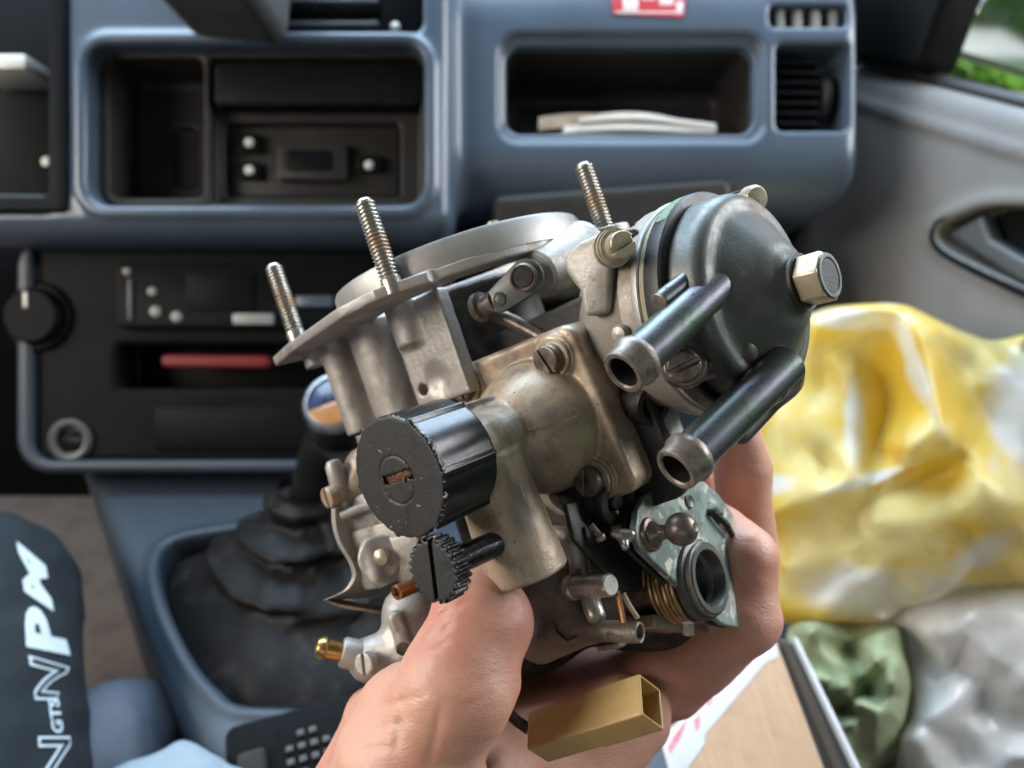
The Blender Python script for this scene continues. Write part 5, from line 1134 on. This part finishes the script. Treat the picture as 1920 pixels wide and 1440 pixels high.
part('throttle_stop_pin', lathe([(2.6, -10), (3.0, 0), (2.9, 5), (2.0, 6.6), (0, 7)], 24), frame(P(634, 900, .256), (-.25, .95, .1)), 'alu_l')
part('side_plate', nets((-56, -50, -285), (-20, -15, -250), .8, lambda Q: smin(s_box(Q, (-52, -45, -276), (-30, -28, -262), 3), s_cone(Q, P(690, 880, .262) * 1000, P(660, 925, .262) * 1000, 8, 7), 3)), I4, 'tan')
F, l = ax(P(815, 1080, .240), P(742, 1112, .229)); tb_ = part('copper_pipe', lathe([(2.3, 0), (2.3, l - .3), (2.0, l), (1.4, l), (1.2, l - .4), (1.2, l - 5), (0, l - 5)], 28), F, 'copper')
def f_bowl(Q):
    d = s_cone(Q, P(690, 1235, .243) * 1000, P(780, 1215, .243) * 1000, 6.4, 9)
    d = smin(d, s_cone(Q, P(770, 1150, .246) * 1000, P(800, 1230, .246) * 1000, 9, 10), 4)
    d = smin(d, s_cone(Q, P(742, 1160, .2355) * 1000, P(765, 1225, .2345) * 1000, 2.6, 2.6), 1.4)
    d = smin(d, s_cone(Q, P(700, 1246, .242) * 1000, P(760, 1256, .243) * 1000, 5, 5.5), 3)
    d = smax(d, -s_cone(Q, P(742, 1163, .2315) * 1000, P(750, 1180, .2315) * 1000, 1.8, 1.8), .5)
    d = smax(d, -s_cyl(Q, P(757, 1217, .228) * 1000, P(757, 1217, .2375) * 1000, 1.9), .5)
    return d + .15 * vnoise(Q, 3, 6)
part('float_bowl_corner', nets((-52, -100, -262), (-18, -58, -226), .5, f_bowl), I4, 'alu')
F, l = ax(P(690, 1232, .242), P(640, 1222, .240)); part('fitting_collar', lathe([(4.6, -2), (4.6, l - .8), (4.0, l), (0, l)], 32), F, 'alu_l')
F2 = F.copy(); F2[:3, 3] += F[:3, 2] * l / 1000
part('brass_fitting', lathe([(2.9, 0), (2.9, 4.6), (3.5, 5.2), (3.3, 6.4), (2.4, 7.6), (0, 8)], 30), F2, 'brass')
part('bowl_screw', slot_screw(3.4, 2.4, .9, .9), spin(frame(P(690, 1243, .2345), (-.45, .1, .9)), 10), 'alu_l')
part('rivet', lathe([(1.5, 0), (1.5, .8), (1, 1.3), (0, 1.4)], 20), frame(P(766, 1249, .2355), (-.1, 0, 1)), 'alu_l')

# ------------------------------------------------------------------ the hand
def f_hand(Q):
    def c(a, b, ra, rb): return s_cone(Q, P(*a) * 1000, P(*b) * 1000, ra, rb)
    # thumb: tip, joint, long root into the ball of the thumb
    d = c((908, 1072, .2225), (900, 1150, .2125), 8.6, 12.2)
    d = smin(d, c((895, 1160, .211), (862, 1290, .204), 13.0, 14.2), 3)
    d = smin(d, s_ell(Q, P(930, 1172, .211) * 1000, (9.5, 9.5, 11)), 4)
    d = smin(d, c((850, 1300, .206), (770, 1440, .208), 14.6, 20), 8)
    d = smin(d, c((770, 1400, .218), (720, 1560, .225), 17, 26), 8)
    d = smin(d, c((700, 1345, .236), (690, 1560, .235), 9, 20), 9)      # edge of the palm on the left
    d = smin(d, s_ell(Q, P(765, 1310, .222) * 1000, (12, 9, 12)), 9)   # web under the float bowl
    # palm behind, running to the right
    d = smin(d, c((900, 1480, .235), (1130, 1370, .262), 20, 17), 10)
    pal = c((930, 1400, .262), (1250, 1265, .285), 19, 15); pal = smin(pal, c((1050, 1330, .275), (1330, 1190, .285), 16, 12), 8)
    pal = smin(pal, c((960, 1545, .235), (1180, 1345, .250), 16, 13), 8)
    d = smin(d, pal, 8)
    # fingers wrapping up behind the carburettor
    idx = c((1255, 1265, .268), (1395, 1160, .252), 14.5, 11.0); idx = smin(idx, c((1397, 1160, .252), (1400, 1045, .254), 10.6, 9.2), 3); idx = smin(idx, c((1398, 1040, .254), (1345, 985, .268), 9.4, 8.0), 3)
    mid = c((1300, 1200, .292), (1400, 1030, .290), 12.5, 10.6); mid = smin(mid, c((1400, 1030, .29), (1393, 880, .284), 10.6, 9.6), 3); mid = smin(mid, c((1393, 880, .284), (1372, 770, .276), 9.6, 7.6), 3)
    rin = c((1280, 1190, .305), (1370, 1010, .312), 12, 10); rin = smin(rin, c((1370, 1010, .312), (1290, 860, .305), 10, 8), 3)
    lit = c((1230, 1190, .312), (1290, 1040, .325), 10.5, 9); lit = smin(lit, c((1290, 1040, .325), (1210, 920, .315), 9, 7.4), 3)
    fing = np.minimum(np.minimum(idx, mid), np.minimum(rin, lit)); fing = smin(smin(idx, mid, 1.5), smin(rin, lit, 1.5), 1.5)
    d = smin(d, fing, 4)
    # creases of the skin: shallow grooves across the joint and along the ball of the thumb
    u = 960 - FPX * Q[..., 0] / Q[..., 2]; v = 720 + FPX * Q[..., 1] / Q[..., 2]; near = np.clip((Q[..., 2] + 228) / 8, 0, 1)
    def crease(a, b, w, dep):
        ax_, ay = a; ex, ey = b[0] - ax_, b[1] - ay; t = np.clip(((u - ax_) * ex + (v - ay) * ey) / (ex * ex + ey * ey), 0, 1)
        dd = (u - ax_ - t * ex) ** 2 + (v - ay - t * ey) ** 2
        return dep * near * np.exp(-dd / (w * w)) * (1 - .8 * np.abs(2 * t - 1) ** 3)
    for a, b, w, dep in (((800, 1178), (846, 1140), 5, 1.0), ((846, 1140), (880, 1128), 5, .6), ((796, 1206), (850, 1170), 5, .7), ((800, 1226), (846, 1198), 5, .4), ((905, 1126), (972, 1140), 5, .7), ((900, 1140), (966, 1152), 4, .5), ((908, 1154), (960, 1164), 4, .4), ((920, 1116), (975, 1126), 4, .4),
                         ((700, 1330), (800, 1300), 7, .5), ((690, 1370), (770, 1350), 6, .4), ((668, 1410), (740, 1400), 6, .4), ((760, 1290), (740, 1420), 7, .4), ((830, 1320), (800, 1440), 8, .4), ((870, 1300), (930, 1260), 5, .3), ((858, 1330), (925, 1300), 5, .3), ((985, 1300), (945, 1380), 9, 1.6), ((945, 1380), (900, 1440), 9, 1.4), ((1240, 1290), (1380, 1215), 8, .5)):
        d = d + crease(a, b, w, dep)
    return d + .22 * vnoise(Q, 5, 21) + .5 * vnoise(Q, 15, 22)
hand = put('hand', nets((-75, -150, -345), (120, -2, -180), .85, f_hand, angle=180), I4, M['skin'], leg)
put('thumb_nail', nets((-20, -64, -226), (4, -36, -205), .35, lambda Q: np.maximum(s_ell(Q, P(906, 1066, .2158) * 1000, (5.6, 6.2, 2.8)), -1e3)), I4, M['nail'], hand)

# ------------------------------------------------------------------ ochre plug hanging on its wire in front of the palm
pg = base('wire_connector', P(1110, 1350, .215), 'ochre yellow plastic plug with open square end dangling in front of the palm', 'connector')
pa0, pa1 = P(1008, 1383, .2175), P(1222, 1316, .201)
KX = nrm(pa1 - pa0); nface = nrm(np.cross(P(1212, 1322, .2) - P(986, 1380, .2), P(1018, 1434, .2) - P(986, 1380, .2)))
PFm = frame(pa0, KX, np.array((.10, .75, .66)))       # z along the plug, x towards its top face
PL = np.linalg.norm(pa1 - pa0) * 1000
def f_plug(Q):
    x, y, z = Q[..., 0], Q[..., 1], Q[..., 2]
    d = s_box(Q, (-4.9, -5.3, 0), (4.7, 5.1, PL * .52), .55)
    d = np.minimum(d, s_box(Q, (-5.1, -5.6, PL * .5), (5.0, 5.4, PL), .5))
    d = np.maximum(d, -s_box(Q, (-4.4, -4.9, PL * .55), (4.3, 4.7, PL + 5), .2))
    for i, zc in enumerate(np.arange(4)):
        pass
    return d
part_ = put('plug_body', nets((-7, -8, -1.5), (7, 8, PL + 1.5), .3, f_plug, angle=40), PFm, M['plug'], pg)
put('plug_terminal', box(.8, 5, 9, .2), PFm @ np.array(Matrix.Translation((0, 0, PL * .00056))), M['wire'], pg)
put('plug_wire', sweep(spline([P(925, 1290, .232), P(942, 1318, .226), P(962, 1345, .221), P(992, 1368, .2185)], 6), 1.6, 12), I4, M['wire'], pg)
for i in range(9):
    zz = PL * .72 + (0.0 if i % 2 else .5); yy = 4.4 - i * 1.05
    put('embossed_mark', box(.5 + .3 * (i % 3), .14, 1.5 - .3 * (i % 2), .04), frame((PFm @ np.array((yy * 0 - .0, 0, 0, 1)))[:3], PFm[:3, 2], PFm[:3, 0]) @ np.array(Matrix.Translation((0 if False else (3.8 - i * .95) / 1000, -.00565, zz / 1000))), M['plug'], pg)
